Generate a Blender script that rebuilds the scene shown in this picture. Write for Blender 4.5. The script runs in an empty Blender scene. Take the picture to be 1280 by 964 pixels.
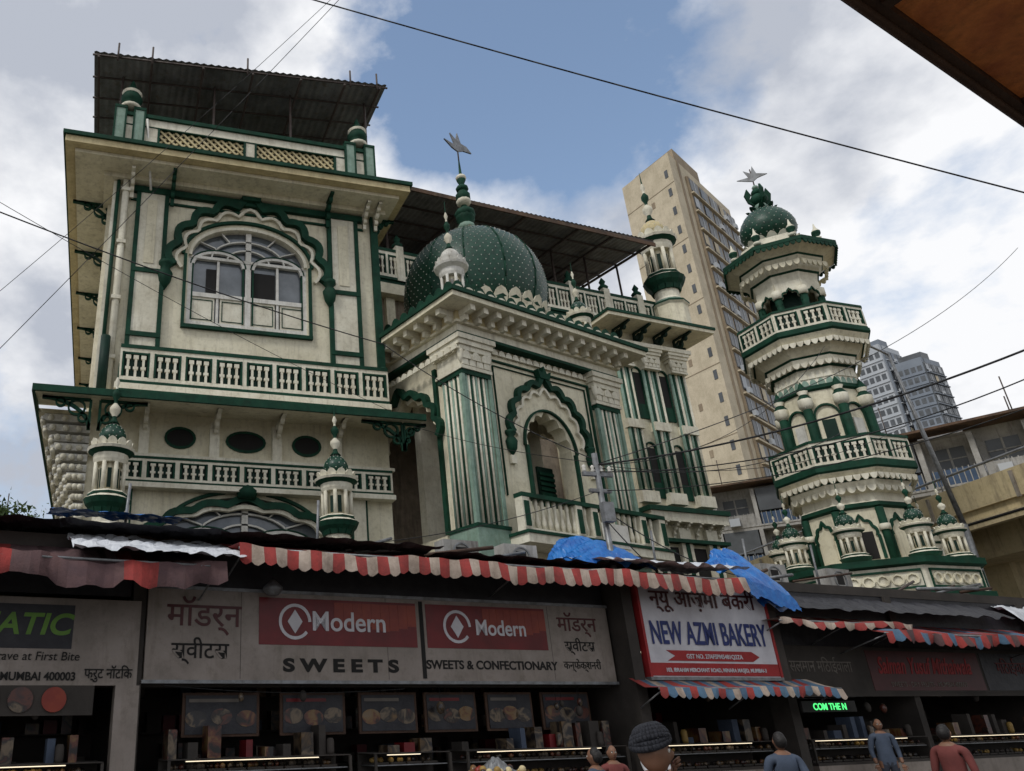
import bpy, math, random, bmesh
from mathutils import Vector, Matrix
pi=math.pi; rad=math.radians
random.seed(7)
scn=bpy.context.scene
COL=scn.collection
# ------------------------------------------------------------------ materials
MATS={}
def pm(name,c1,c2=None,scale=3.0,rough=.7,bump=.15,streak=0.0,streakc=(.2,.17,.11),metal=0,fine=40,spec=.4):
    m=bpy.data.materials.new(name);m.use_nodes=True;nt=m.node_tree;N=nt.nodes;L=nt.links
    b=N['Principled BSDF'];b.inputs['Roughness'].default_value=rough;b.inputs['Metallic'].default_value=metal
    b.inputs['Specular IOR Level'].default_value=spec
    c2=c2 or tuple(x*.72 for x in c1)
    tc=N.new('ShaderNodeTexCoord')
    n1=N.new('ShaderNodeTexNoise');n1.inputs['Scale'].default_value=scale;n1.inputs['Detail'].default_value=8;n1.inputs['Roughness'].default_value=.65
    L.new(tc.outputs['Object'],n1.inputs['Vector'])
    r1=N.new('ShaderNodeValToRGB');r1.color_ramp.elements[0].position=.35;r1.color_ramp.elements[1].position=.62
    r1.color_ramp.elements[0].color=(*c2,1);r1.color_ramp.elements[1].color=(*c1,1)
    L.new(n1.outputs['Fac'],r1.inputs['Fac']);out=r1.outputs['Color']
    if streak>0:
        for ms_,sc_,p0,p1,k_ in (((2.6,2.6,.28),1.6,.52,.74,streak),((7,7,.35),1.3,.58,.72,streak*.8)):
            mp=N.new('ShaderNodeMapping');mp.inputs['Scale'].default_value=ms_;L.new(tc.outputs['Object'],mp.inputs['Vector'])
            n2=N.new('ShaderNodeTexNoise');n2.inputs['Scale'].default_value=sc_;n2.inputs['Detail'].default_value=9;n2.inputs['Roughness'].default_value=.7
            L.new(mp.outputs[0],n2.inputs['Vector'])
            r2=N.new('ShaderNodeValToRGB');r2.color_ramp.elements[0].position=p0;r2.color_ramp.elements[1].position=p1
            r2.color_ramp.elements[0].color=(0,0,0,1);r2.color_ramp.elements[1].color=(min(1,k_),)*3+(1,)
            L.new(n2.outputs['Fac'],r2.inputs['Fac'])
            mx=N.new('ShaderNodeMixRGB');mx.inputs[2].default_value=(*streakc,1);L.new(r2.outputs['Color'],mx.inputs[0]);L.new(out,mx.inputs[1]);out=mx.outputs[0]
        for sc,lo,p0,p1 in ((.45,.80,.38,.6),(7,.84,.36,.5)):
            n4=N.new('ShaderNodeTexNoise');n4.inputs['Scale'].default_value=sc;n4.inputs['Detail'].default_value=10;n4.inputs['Roughness'].default_value=.7;L.new(tc.outputs['Object'],n4.inputs['Vector'])
            r4=N.new('ShaderNodeValToRGB');r4.color_ramp.elements[0].position=p0;r4.color_ramp.elements[1].position=p1;r4.color_ramp.elements[0].color=(lo,lo*.99,lo*.96,1);r4.color_ramp.elements[1].color=(1,1,1,1)
            L.new(n4.outputs['Fac'],r4.inputs['Fac']);m4=N.new('ShaderNodeMixRGB');m4.blend_type='MULTIPLY';m4.inputs[0].default_value=1;L.new(out,m4.inputs[1]);L.new(r4.outputs['Color'],m4.inputs[2]);out=m4.outputs[0]
    L.new(out,b.inputs['Base Color'])
    if bump>0:
        n3=N.new('ShaderNodeTexNoise');n3.inputs['Scale'].default_value=fine;n3.inputs['Detail'].default_value=4
        L.new(tc.outputs['Object'],n3.inputs['Vector'])
        bp=N.new('ShaderNodeBump');bp.inputs['Strength'].default_value=bump;bp.inputs['Distance'].default_value=.02
        L.new(n3.outputs['Fac'],bp.inputs['Height']);L.new(bp.outputs[0],b.inputs['Normal'])
    MATS[name]=m;return m
def em(name,c,s):
    m=bpy.data.materials.new(name);m.use_nodes=True;b=m.node_tree.nodes['Principled BSDF']
    b.inputs['Base Color'].default_value=(*c,1);b.inputs['Emission Color'].default_value=(*c,1);b.inputs['Emission Strength'].default_value=s
    MATS[name]=m
pm('cream',(.81,.76,.59),(.71,.66,.49),1.2,.75,.15,.65,(.33,.29,.22))
pm('cream2',(.81,.78,.65),(.69,.65,.52),2,.7,.1,.6,(.34,.30,.23))
pm('white',(.78,.77,.72),(.62,.61,.56),3,.6,.1,.6,(.25,.23,.2))
pm('green',(.010,.062,.036),(.006,.036,.021),3,.7,.1,.3,(.04,.05,.03),spec=.18)
pm('dgreen',(.007,.03,.02),(.005,.02,.014),3,.6,.1,spec=.2)
pm('mint',(.27,.39,.32),(.18,.29,.23),3,.6,.1,.5,(.13,.15,.10))
pm('tile',(.010,.060,.036),(.006,.03,.019),9,.42,.3,0,fine=10,spec=.35)
pm('dark',(.012,.011,.01),None,3,.8,0)
pm('glass',(.16,.18,.20),(.07,.085,.095),.8,.12,.0,spec=.8)
pm('lattice',(.68,.58,.34),(.58,.48,.27),3,.7,.1,.4)
pm('sheet',(.34,.345,.36),(.18,.18,.185),1.2,.6,.1,.7,(.19,.13,.085))
pm('steel',(.09,.07,.06),(.05,.035,.03),5,.6,.1)
pm('rust',(.13,.075,.045),(.06,.04,.03),2,.8,.2,.5)
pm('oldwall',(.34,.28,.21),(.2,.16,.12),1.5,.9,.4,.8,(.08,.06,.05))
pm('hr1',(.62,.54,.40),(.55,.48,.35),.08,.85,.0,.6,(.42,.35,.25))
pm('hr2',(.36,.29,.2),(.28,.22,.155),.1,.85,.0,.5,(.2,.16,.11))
pm('hrw',(.10,.11,.12),(.06,.065,.07),.5,.4,0)
pm('hrg',(.21,.24,.28),(.15,.175,.21),.1,.6,0)
pm('hrl',(.46,.48,.5),(.36,.39,.42),.1,.6,0)
pm('bwhite',(.46,.45,.43),(.26,.255,.24),.7,.85,.1,1.0,(.09,.08,.07))
pm('bblue',(.05,.09,.17),(.03,.06,.11),1,.6,0)
pm('btan',(.40,.36,.30),(.22,.195,.165),.7,.85,.1,1.0,(.09,.075,.06))
pm('fly',(.60,.50,.30),(.46,.38,.24),.3,.8,.1,.8,(.2,.16,.11))
pm('asphalt',(.055,.055,.055),(.035,.035,.035),3,.85,.4)
pm('pave',(.22,.21,.19),(.14,.13,.12),3,.85,.4)
pm('ground',(.16,.14,.11),(.1,.09,.07),.3,.9,.2)
pm('paint',(.6,.6,.57),None,6,.7,.1)
pm('sign_c',(.31,.265,.235),(.23,.195,.17),1.2,.5,.05,.6,(.15,.12,.09))
pm('sign_w',(.60,.59,.62),(.48,.47,.50),2,.4,.02)
pm('sign_red',(.16,.009,.012),(.10,.006,.008),2,.4,.02)
pm('sign_or',(.26,.04,.016),(.17,.016,.013),1.4,.4,.02)
pm('dimred',(.13,.012,.012),None,3,.6,.02)
pm('dimcream',(.16,.14,.12),None,3,.6,.02)
pm('red',(.34,.02,.022),(.24,.015,.016),3,.6,.05)
pm('aw_red',(.34,.042,.036),(.19,.03,.027),2.5,.8,.3,.6,(.09,.045,.035))
pm('aw_wht',(.44,.36,.30),(.27,.21,.17),2.5,.8,.3,.8,(.13,.09,.07))
pm('aw_blue',(.08,.16,.25),(.05,.10,.17),3,.7,.2,.5,(.06,.05,.05))
pm('aw_pink',(.12,.065,.065),(.07,.04,.045),1.5,.85,.3,.5,(.05,.04,.04))
pm('navy',(.015,.03,.16),None,3,.5,0)
pm('maroon',(.07,.009,.010),None,3,.5,0)
pm('lime',(.12,.26,.03),None,3,.5,0)
pm('tarp_b',(.02,.17,.50),(.015,.10,.36),4,.35,.6,fine=9)
pm('tarp_w',(.62,.64,.67),(.42,.44,.48),3,.4,.5,fine=8)
pm('tarp_k',(.03,.03,.035),(.015,.015,.02),3,.55,.5,fine=8)
pm('wood',(.82,.28,.08),(.52,.15,.05),4,.6,.3,.6,(.18,.07,.03))
pm('wood_d',(.07,.035,.02),(.04,.02,.012),4,.7,.3)
pm('interior',(.055,.046,.04),(.03,.026,.022),1,.8,.1)
pm('skin',(.20,.10,.06),(.17,.085,.05),8,.55,.05)
pm('hair',(.012,.01,.009),None,20,.6,.3)
pm('shirt_w',(.55,.56,.58),(.42,.42,.45),4,.8,.1)
pm('shirt_b',(.06,.08,.12),None,4,.8,.1)
pm('shirt_r',(.16,.04,.035),None,4,.8,.1)
pm('pants',(.03,.035,.05),None,4,.8,.1)
pm('turban',(.012,.013,.018),(.024,.026,.034),30,.85,.5)
pm('pinkred',(.5,.03,.05),None,5,.5,0)
pm('basket',(.35,.24,.1),(.2,.13,.05),20,.8,.4)
pm('leaf',(.06,.11,.025),(.03,.06,.015),4,.6,.1)
pm('wire',(.012,.012,.012),None,3,.6,0)
pm('galv',(.24,.25,.26),(.13,.13,.13),6,.45,.1,metal=.4)
pm('yellowp',(.30,.19,.05),None,4,.6,0)
em('lamp',(1,.84,.6),1.3); em('ledg',(.1,1,.25),1.0)
def food(name,seed):
    m=bpy.data.materials.new(name);m.use_nodes=True;nt=m.node_tree;N=nt.nodes;L=nt.links;b=N['Principled BSDF'];b.inputs['Roughness'].default_value=.3
    tc=N.new('ShaderNodeTexCoord')
    mp=N.new('ShaderNodeMapping');mp.inputs['Location'].default_value=(seed*3.3,0,seed);L.new(tc.outputs['Object'],mp.inputs['Vector'])
    v=N.new('ShaderNodeTexNoise');v.inputs['Scale'].default_value=2.6+.5*seed;v.inputs['Detail'].default_value=4;v.inputs['Distortion'].default_value=.5;L.new(mp.outputs[0],v.inputs['Vector'])
    r=N.new('ShaderNodeValToRGB');cs=[(.012,.01,.01),(.10,.03,.018),(.16,.09,.03),(.02,.018,.02),(.15,.11,.07)]
    e=r.color_ramp.elements;e[0].color=(*cs[0],1);e[0].position=.3;e[1].color=(*cs[(1+seed)%5],1);e[1].position=.7
    for i,p_ in enumerate((.42,.5,.57)):
        k=e.new(p_);k.color=(*cs[(i+2+seed)%5],1)
    L.new(v.outputs['Fac'],r.inputs['Fac'])
    L.new(r.outputs['Color'],b.inputs['Base Color']);MATS[name]=m
for i in range(3): food('food%d'%i,i+1)
random.seed(7)
# ------------------------------------------------------------------ mesh builder
def grp(name,loc=(0,0,0),rz=0):
    o=bpy.data.objects.new(name,None);o.location=loc;o.rotation_euler=(0,0,rad(rz));o.empty_display_size=.3;COL.objects.link(o);return o
class MB:
    def __init__(s): s.v=[];s.f=[];s.m=[];s.s=[];s.M=Matrix.Identity(4)
    def add(s,vs,fs,mat,smooth=False):
        o=len(s.v);M=s.M
        s.v+=[tuple(M@Vector(p)) for p in vs]
        for i,f in enumerate(fs):
            s.f.append([o+k for k in f]);s.m.append(mat if isinstance(mat,str) else mat[i]);s.s.append(smooth)
    def box(s,x0,x1,y0,y1,z0,z1,mat):
        s.add([(x0,y0,z0),(x1,y0,z0),(x1,y1,z0),(x0,y1,z0),(x0,y0,z1),(x1,y0,z1),(x1,y1,z1),(x0,y1,z1)],
              [(0,3,2,1),(4,5,6,7),(0,1,5,4),(1,2,6,5),(2,3,7,6),(3,0,4,7)],mat)
    def prism(s,p,y0,y1,mat):
        n=len(p);s.add([(a,y0,b) for a,b in p]+[(a,y1,b) for a,b in p],
            [list(range(n)),list(range(2*n-1,n-1,-1))]+[(i,i+n,(i+1)%n+n,(i+1)%n) for i in range(n)],mat)
    def hprism(s,p,z0,z1,mat):
        n=len(p);s.add([(a,b,z0) for a,b in p]+[(a,b,z1) for a,b in p],
            [list(range(n-1,-1,-1)),list(range(n,2*n))]+[(i,(i+1)%n,(i+1)%n+n,i+n) for i in range(n)],mat)
    def lathe(s,prof,cx,cy,mat,n=24,smooth=True,ph=0,z0=0,sc=1):
        vs=[];fs=[];ms=[]
        for q in prof:
            for k in range(n):
                a=2*pi*k/n+ph;vs.append((cx+q[0]*sc*math.cos(a),cy+q[0]*sc*math.sin(a),z0+q[1]*sc))
        for j in range(len(prof)-1):
            mm=prof[j][2] if len(prof[j])>2 else mat
            for k in range(n):
                fs.append((j*n+k,j*n+(k+1)%n,(j+1)*n+(k+1)%n,(j+1)*n+k));ms.append(mm)
        fs.append(list(range(n-1,-1,-1)));ms.append(ms[0]);fs.append([(len(prof)-1)*n+k for k in range(n)]);ms.append(ms[-2])
        s.add(vs,fs,ms,smooth)
    def tube(s,p0,p1,r,mat,n=8,r2=None,smooth=True):
        p0=Vector(p0);p1=Vector(p1);d=(p1-p0)
        if d.length<1e-6:return
        d.normalize();a=d.orthogonal().normalized();b=d.cross(a);r2=r if r2 is None else r2
        vs=[p0+(a*math.cos(2*pi*k/n)+b*math.sin(2*pi*k/n))*r for k in range(n)]+[p1+(a*math.cos(2*pi*k/n)+b*math.sin(2*pi*k/n))*r2 for k in range(n)]
        s.add(vs,[(k,(k+1)%n,(k+1)%n+n,k+n) for k in range(n)]+[list(range(n-1,-1,-1)),list(range(n,2*n))],mat,smooth)
    def ball(s,c,r,mat,n=10,sq=1):
        p=[(max(.001,r*math.sin(pi*i/n)),-r*math.cos(pi*i/n)*sq) for i in range(n+1)]
        s.lathe(p,c[0],c[1],mat,n=max(8,n),z0=c[2])
    def band(s,path,w,y0,y1,mat,closed=False):
        n=len(path);P=[Vector(p) for p in path];L=[];R=[]
        for i in range(n):
            a=P[(i-1)%n] if (i>0 or closed) else P[i];b=P[(i+1)%n] if (i<n-1 or closed) else P[i]
            t=(b-a);t=t.normalized() if t.length>1e-9 else Vector((1,0));q=Vector((-t.y,t.x))*w/2
            L.append(P[i]+q);R.append(P[i]-q)
        vs=[];fs=[]
        for i in range(n): vs+=[(L[i].x,y0,L[i].y),(R[i].x,y0,R[i].y),(R[i].x,y1,R[i].y),(L[i].x,y1,L[i].y)]
        m=n if closed else n-1
        for i in range(m):
            a=4*i;b=4*((i+1)%n)
            for k in range(4): fs.append((a+k,a+(k+1)%4,b+(k+1)%4,b+k))
        if not closed: fs+= [(3,2,1,0),(4*n-4,4*n-3,4*n-2,4*n-1)]
        s.add(vs,fs,mat)
    def build(s,name,parent=None,loc=None):
        me=bpy.data.meshes.new(name);me.from_pydata(s.v,[],s.f)
        names=sorted(set(s.m));idx={k:i for i,k in enumerate(names)}
        for k in names: me.materials.append(MATS[k])
        for i,p in enumerate(me.polygons): p.material_index=idx[s.m[i]];p.use_smooth=s.s[i]
        bm=bmesh.new();bm.from_mesh(me);bmesh.ops.recalc_face_normals(bm,faces=bm.faces);bm.to_mesh(me);bm.free()
        o=bpy.data.objects.new(name,me);COL.objects.link(o)
        if parent: o.parent=parent
        if loc: o.location=loc
        return o
def T(x,y,z,rz=0): return Matrix.Translation((x,y,z))@Matrix.Rotation(rad(rz),4,'Z')
def text(parent,name,body,x,y,z,size,mat,align='CENTER',sx=1,bold=0,shear=0,ext=.004):
    c=bpy.data.curves.new(name,type='FONT');c.body=body;c.size=size;c.align_x=align;c.extrude=ext;c.offset=bold;c.shear=shear
    c.materials.append(MATS[mat]);o=bpy.data.objects.new(name,c);COL.objects.link(o);o.parent=parent;o.location=(x,y,z);o.rotation_euler=(pi/2,0,0);o.scale=(sx,1,1);return o
def cusp(cx,zs,hw,rise,n=7,amp=.1,point=0,steps=70):
    out=[]
    for i in range(steps+1):
        t=pi*i/steps;k=1-amp*(1-abs(math.sin(n*t)))
        out.append((cx-hw*k*math.cos(t),zs+rise*k*math.sin(t)+point*math.exp(-((t-pi/2)/.13)**2)))
    return out
def arc(cx,zs,hw,rise,steps=28,point=0): return cusp(cx,zs,hw,rise,1,0,point,steps)
def arch_wall(mb,x0,x1,z0,z1,y0,y1,mat,path):
    a=path[0];b=path[-1]
    mb.box(x0,a[0],y0,y1,z0,a[1],mat);mb.box(b[0],x1,y0,y1,z0,b[1],mat)
    mb.prism([(x0,a[1])]+list(path)+[(x1,b[1]),(x1,z1),(x0,z1)],y0,y1,mat)
def railing(mb,x0,x1,y,z0,z1,n,c='cream2',g='green',slot_shade='dgreen',th=.12):
    h=z1-z0;mb.box(x0,x1,y-.04,y+th+.04,z1-.09*h,z1,g);mb.box(x0,x1,y-.03,y+th+.03,z0,z0+.08*h,g)
    mb.box(x0,x1,y-.015,y+th,z1-.19*h,z1-.09*h,c);mb.box(x0,x1,y-.015,y+th,z0+.08*h,z0+.18*h,c)
    w=(x1-x0)/n
    mb.box(x0,x1,y+th*.7,y+th*.98,z0+.18*h,z1-.19*h,slot_shade)  # added dark board: its colour stands in for shade seen through the slots
    for i in range(n):
        a=x0+i*w
        for p,q,m in ((0,.07,c),(.93,.998,c),(.072,.13,g),(.87,.928,g)): mb.box(a+p*w,a+q*w,y-.02-(.012 if m==g else 0),y+th*.7,z0+.18*h,z1-.19*h,m)
        mb.box(a+.13*w,a+.87*w,y-.018,y+th*.6,z1-.24*h,z1-.191*h,g)
        for k in (.26,.5,.74):
            x=a+k*w;mb.box(x-.04*w,x+.04*w,y,y+th*.6,z0+.18*h,z1-.36*h,c)
            mb.box(x-.08*w,x+.08*w,y-.005,y+th*.65,z1-.36*h,z1-.26*h,c)
            mb.box(x-.08*w,x+.08*w,y-.005,y+th*.65,z0+.37*h,z0+.44*h,c)
def scallops(mb,x0,x1,y,z,n,mat,up=True,th=.05,h=None):
    w=(x1-x0)/n;h=h or w*.6
    for i in range(n):
        c=x0+(i+.5)*w
        p=[(c-w*.46*math.cos(pi*k/6),z+(1 if up else -1)*h*math.sin(pi*k/6)) for k in range(7)]
        mb.prism(p,y,y+th,mat)
def bracket(mb,x,y,z,w,h,d=1,mat='green',th=.08):
    mb.band([(x,z),(x+d*w,z)],.07,y,y+th,mat);mb.band([(x,z),(x,z-h)],.07,y,y+th,mat)
    P=[(x+d*w*(1-math.cos(pi/2*k/10)),z-h*(1-math.sin(pi/2*k/10))) for k in range(11)]
    mb.band(P,.09,y,y+th,mat)
    for (u,v,r) in ((.28,.28,.17),(.62,.14,.09),(.14,.62,.09)):
        mb.band([(x+d*w*u+r*w*math.cos(2*pi*k/14),z-h*v+r*w*math.sin(2*pi*k/14)) for k in range(14)],.05,y,y+th,mat,True)
def petals(mb,cx,cy,z,r,n,mat,h=.3,out=.08,w=None,ph=0):
    w=w or 2*pi*r/n*.5
    for k in range(n):
        M=mb.M;a=2*pi*k/n+ph
        mb.M=M@T(cx,cy,z)@Matrix.Rotation(a,4,'Z')@Matrix.Translation((0,-r,0))
        P=[(-w*.9,0),(-w,h*.5),(-w*.6,h*.85),(0,h),(w*.6,h*.85),(w,h*.5),(w*.9,0)]
        m=len(P);vs=[(p,-out*(q/h),q) for p,q in P]+[(p,.05-out*(q/h),q) for p,q in P]
        mb.add(vs,[list(range(m)),list(range(2*m-1,m-1,-1))]+[(i,(i+1)%m,(i+1)%m+m,i+m) for i in range(m)],mat)
        mb.M=M
def dots(mb,prof,cx,cy,z0,sc,nc,mat,r=.045,rows=12):
    L=[0]
    for i in range(1,len(prof)): L.append(L[-1]+math.hypot(prof[i][0]-prof[i-1][0],prof[i][1]-prof[i-1][1]))
    for j in range(rows):
        t=L[-1]*(j+.5)/rows*.94
        i=max(k for k in range(len(L)) if L[k]<=t);i=min(i,len(prof)-2);u=(t-L[i])/max(1e-6,L[i+1]-L[i])
        rr=(prof[i][0]*(1-u)+prof[i+1][0]*u)*sc;z=(prof[i][1]*(1-u)+prof[i+1][1]*u)*sc+z0
        for k in range(nc):
            a=2*pi*(k+.5*(j%2))/nc
            x=cx+rr*math.cos(a);y=cy+rr*math.sin(a);q=r*min(1,.4+rr/(2.0*sc) if sc>.9 else 1)
            mb.add([(x-q,y,z),(x+q,y,z),(x,y-q,z),(x,y+q,z),(x,y,z-q),(x,y,z+q)],[(0,2,5),(2,1,5),(1,3,5),(3,0,5),(2,0,4),(1,2,4),(3,1,4),(0,3,4)],mat)
BULB=[(.62,0),(.72,.05),(.9,.25),(1.0,.5),(.99,.75),(.9,1.0),(.74,1.25),(.5,1.47),(.25,1.6),(.1,1.7),(.04,1.8)]
def finial(mb,x,y,z,h,r,a='cream2',b='green'):
    prof=[(r,0,b),(r*.5,.06*h,b),(r*.35,.12*h,a),(r*.9,.2*h,a),(r*.9,.26*h,a),(r*.3,.33*h,b),(r*.3,.38*h,b),(r*.7,.45*h,b),(r*.7,.5*h,b),(r*.22,.57*h,a),(r*.2,.62*h,a),(r*.45,.68*h,a),(r*.15,.76*h,b),(r*.08,.9*h,b),(.01,h,b)]
    mb.lathe(prof,x,y,a,n=12,z0=z)
def mini(mb,x,y,z0,H,r,kc='cream2',gc='green',dome='tile',stem=True):
    z=z0
    def zz(f): return z0+f*H
    if stem:
        mb.lathe([(r*.75,0,'mint'),(r*.75,.03*H,kc),(r*.6,.05*H,kc),(r*.6,.1*H,gc),(r*.95,.15*H,gc),(r*1.05,.18*H,kc),(r*.8,.2*H,kc),(r*.8,.21*H,kc)],x,y,kc,n=16,z0=z0,smooth=False)
        petals(mb,x,y,zz(.1),r*.7,12,gc,h=.09*H,out=.25*r)
    mb.lathe([(r*.9,0,gc),(r*.9,.012*H,kc),(r*.85,.02*H,kc)],x,y,kc,n=8,z0=zz(.2),smooth=False)
    mb.lathe([(r*.5,.0),(r*.5,.2*H)],x,y,'cream',n=8,z0=zz(.22))
    for k in range(8):
        a=2*pi*k/8+pi/8;mb.tube((x+r*.68*math.cos(a),y+r*.68*math.sin(a),zz(.22)),(x+r*.68*math.cos(a),y+r*.68*math.sin(a),zz(.38)),r*.1,kc,6)
        a=2*pi*k/8;M=mb.M;mb.M=M@T(x,y,0)@Matrix.Rotation(a,4,'Z')
        mb.box(-r*.09,r*.09,-r*.5,-r*.44,zz(.24),zz(.35),'dgreen' if gc!='white' else 'sheet');mb.M=M
    mb.lathe([(r*.72,0,kc),(r*.78,.02*H,kc),(r*.8,.05*H,gc),(r*1.05,.07*H,kc),(r*1.1,.085*H,kc),(r*.8,.1*H,kc),(r*.66,.12*H,gc),(r*.5,.135*H,gc)],x,y,kc,n=16,z0=zz(.38),smooth=False)
    petals(mb,x,y,zz(.465),r*.85,12,kc,h=.05*H,out=.12*r)
    s=r*.62
    mb.lathe([(a*s,b*s) for a,b in BULB],x,y,dome,n=20,z0=zz(.5))
    dots(mb,BULB,x,y,zz(.5),s,12,'white',r*.035,6)
    finial(mb,x,y,zz(.5)+1.65*s,H-(.5*H+1.65*s),r*.28)
def fluted(mb,x0,x1,y,z0,z1,n,cyc=('mint','cream2','green','cream2')):
    w=(x1-x0)/n
    for i in range(n):
        xx=x0+(i+.5)*w;mb.tube((xx,y,z0),(xx,y,z1),w*.47,cyc[i%len(cyc)],8)
def capital(mb,x0,x1,y0,y1,z0,z1,m='cream2'):
    h=z1-z0
    for i,(f0,f1,o) in enumerate(((0,.1,.06),(.1,.55,.0),(.55,.7,.08),(.7,.85,.14),(.85,1,.2))):
        mb.box(x0-o,x1+o,y0-o,y1+o,z0+f0*h,z0+f1*h-.002,m)
    n=4;scallops(mb,x0-.02,x1+.02,y0-.06,z0+.12*h,n,m,True,.07,h*.36);scallops(mb,x0-.02,x1+.02,y0-.09,z0+.3*h,n-1,m,True,.1,h*.25)
    for s_ in (x0,x1): mb.lathe([(.02,-.5*h),(.09,-.3*h),(.11,-.1*h),(.06,0)],s_,y0,m,n=8,z0=z0+.62*h)
def corr(mb,x0,x1,y0,y1,zf,mat,pitch=.25,amp=.03):
    n=int((x1-x0)/pitch*4);vs=[];fs=[]
    for i in range(n+1):
        x=x0+(x1-x0)*i/n;d=amp*math.sin(2*pi*x/pitch)
        vs+=[(x,y0,zf(x,y0)+d),(x,y1,zf(x,y1)+d)]
    for i in range(n): fs.append((2*i,2*i+2,2*i+3,2*i+1))
    mb.add(vs,fs,mat,True)
# ================================================================== LEFT BUILDING
LB=grp('mosque_wing_building',(0,22,0))
w=MB()
w.box(-.75,8.17,.3,20,0,18.75,'cream')
pu=arc(3.7,16.05,1.95,1.28)
arch_wall(w,-.75,8.17,13.55,18.75,0,.3,'cream',[(1.75,13.56)]+pu+[(5.65,13.56)])
w.box(-.75,8.17,0,.3,8.9,13.55,'cream')
pl=arc(3.72,6.9,2.2,1.2)
arch_wall(w,-.75,8.17,3.0,8.9,0,.3,'cream',[(1.52,3.02)]+pl+[(5.92,3.02)])
w.build('walls',LB)
t=MB()
for a,b in ((.05,.95),(6.45,7.4)):
    t.box(a,b,-.1,.02,12.5,18.2,'cream2')
    for x in (a,b): t.box(x-.07,x+.07,-.14,0.02,12.5,18.2,'green')
    t.box(a-.06,b+.06,-.155,0.0,15.15,15.3,'green');t.box(a-.06,b+.06,-.16,0,12.9,13.05,'green')
    t.box(a+.3,b-.3,-.125,0,15.5,17.9,'cream')
t.box(-.2,7.7,-.16,.0,18.16,18.38,'green');t.box(-.2,7.7,-.07,.0,17.86,17.93,'green')
t.box(7.95,8.2,-.12,.3,10.5,18.5,'green');t.box(-.78,-.6,-.14,.3,10.5,18.6,'cream2')
g=cusp(3.72,15.55,2.68,2.75,9,.09,.25);t.band(g,.24,-.2,.02,'green')
t.band(cusp(3.72,15.5,2.4,2.45,9,.09,.1),.1,-.12,.02,'cream2')
t.band(arc(3.7,16.05,2.12,1.47),.1,-.1,.02,'green');t.band(arc(3.7,16.05,1.9,1.22),.1,-.08,.28,'cream2')
for x in (1.04,6.4):
    t.lathe([(.02,-.8),(.18,-.5),(.24,-.2),(.12,0),(.22,.1),(.22,.22)],x,-.1,'green',n=10,z0=15.4)
t.prism([(3.45,18.3),(3.3,18.75),(3.55,18.6),(3.72,19.0),(3.9,18.6),(4.15,18.75),(4.0,18.3)],-.3,-.14,'green')
for x in (1.65,5.75): t.box(x-.05,x+.05,-.09,.02,13.45,16.05,'green')
t.box(1.6,5.8,-.12,.02,13.38,13.5,'green')
# cornice
t.box(-1.1,8.45,-.35,20.2,18.45,18.75,'cream')
t.box(-2.3,9.0,-1.4,20.4,18.75,18.98,'lattice');t.box(-2.38,9.08,-1.48,20.5,18.98,19.12,'green')
t.box(-2.0,8.7,-1.1,20.2,18.62,18.748,'cream')
def ybr(mb,x,y,z,w,h,mat='green',d=-90):
    M=mb.M;mb.M=M@T(x,y,z,d);bracket(mb,0,-.05,0,w,h,1,mat,.12);mb.M=M
for x in (1.1,6.35): ybr(t,x,-.2,18.6,.8,.9)
for x in (-.2,7.7,8.1): ybr(t,x,-.15,18.55,.7,.7,'cream2')
for k in range(7): ybr(t,-.8,1.5+3.1*k,18.6,1.3,1.0,'green',180)
for k in range(7):
    t.box(-.95,-.75,1.2+3.1*k,1.6+3.1*k,7,18.5,'cream2')
ybr(t,8.2,.2,18.6,.75,.8,'green',0)
# parapet
t.box(-.9,7.9,-.9,-.72,19.12,19.36,'cream2');t.box(-.95,7.95,-.95,-.68,19.36,19.42,'green')
t.box(-.95,7.95,-.98,-.65,20.52,20.66,'green');t.box(-.9,7.9,-.9,-.72,20.2,20.52,'cream2');t.box(-.92,7.92,-.93,-.7,20.16,20.2,'green')
for a,b in ((-.9,.5),(3.35,3.72),(6.5,7.9)): t.box(a,b,-.91,-.71,19.42,20.16,'cream2')
for x in (.5,3.35,3.72,6.5): t.box(x-.035,x+.035,-.94,-.7,19.42,20.16,'green')
for x in (-.75,-.15,7.05,7.75):
    t.box(x-.16,x+.16,-1.0,-.6,19.12,20.75,'mint');t.box(x-.2,x+.2,-1.03,-.57,20.75,20.85,'green')
    for q in (-.17,.17): t.box(x+q-.03,x+q+.03,-1.02,-.6,19.12,20.75,'green')
t.box(-.9,-.72,-.72,19,19.12,20.6,'cream2');t.box(7.72,7.9,-.72,19,19.12,20.6,'cream2')
for a,b in ((.54,3.31),(3.76,6.46)):
    n=11;d=(b-a)/n
    for i in range(-3,n+1):
        for sgn in (0,1):
            x0=a+i*d;x1=x0+3*d;z0,z1=19.42,20.16
            if x0<a: z0+= (a-x0)/(x1-x0)*(z1-z0) ;xa=a
            else: xa=x0
            zb=z1;xb=x1
            if x1>b: zb=19.42+(b-x0)/(x1-x0)*.74;xb=b
            if xb-xa<.05: continue
            if sgn: t.band([(a+b-xa,z0),(a+b-xb,zb)],.07,-.86,-.82,'lattice')
            else: t.band([(xa,z0),(xb,zb)],.07,-.82,-.78,'lattice')
for x in (-.45,7.4):
    t.lathe([(.3,0,'cream2'),(.34,.1,'cream2'),(.2,.16,'green'),(.32,.28,'green'),(.36,.45,'green'),(.28,.62,'cream2'),(.34,.68,'cream2'),(.14,.78,'green'),(.18,.9,'green'),(.07,1.0,'green'),(.1,1.08,'green'),(.01,1.3,'green')],x,-.8,'green',n=14,z0=20.85)
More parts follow.
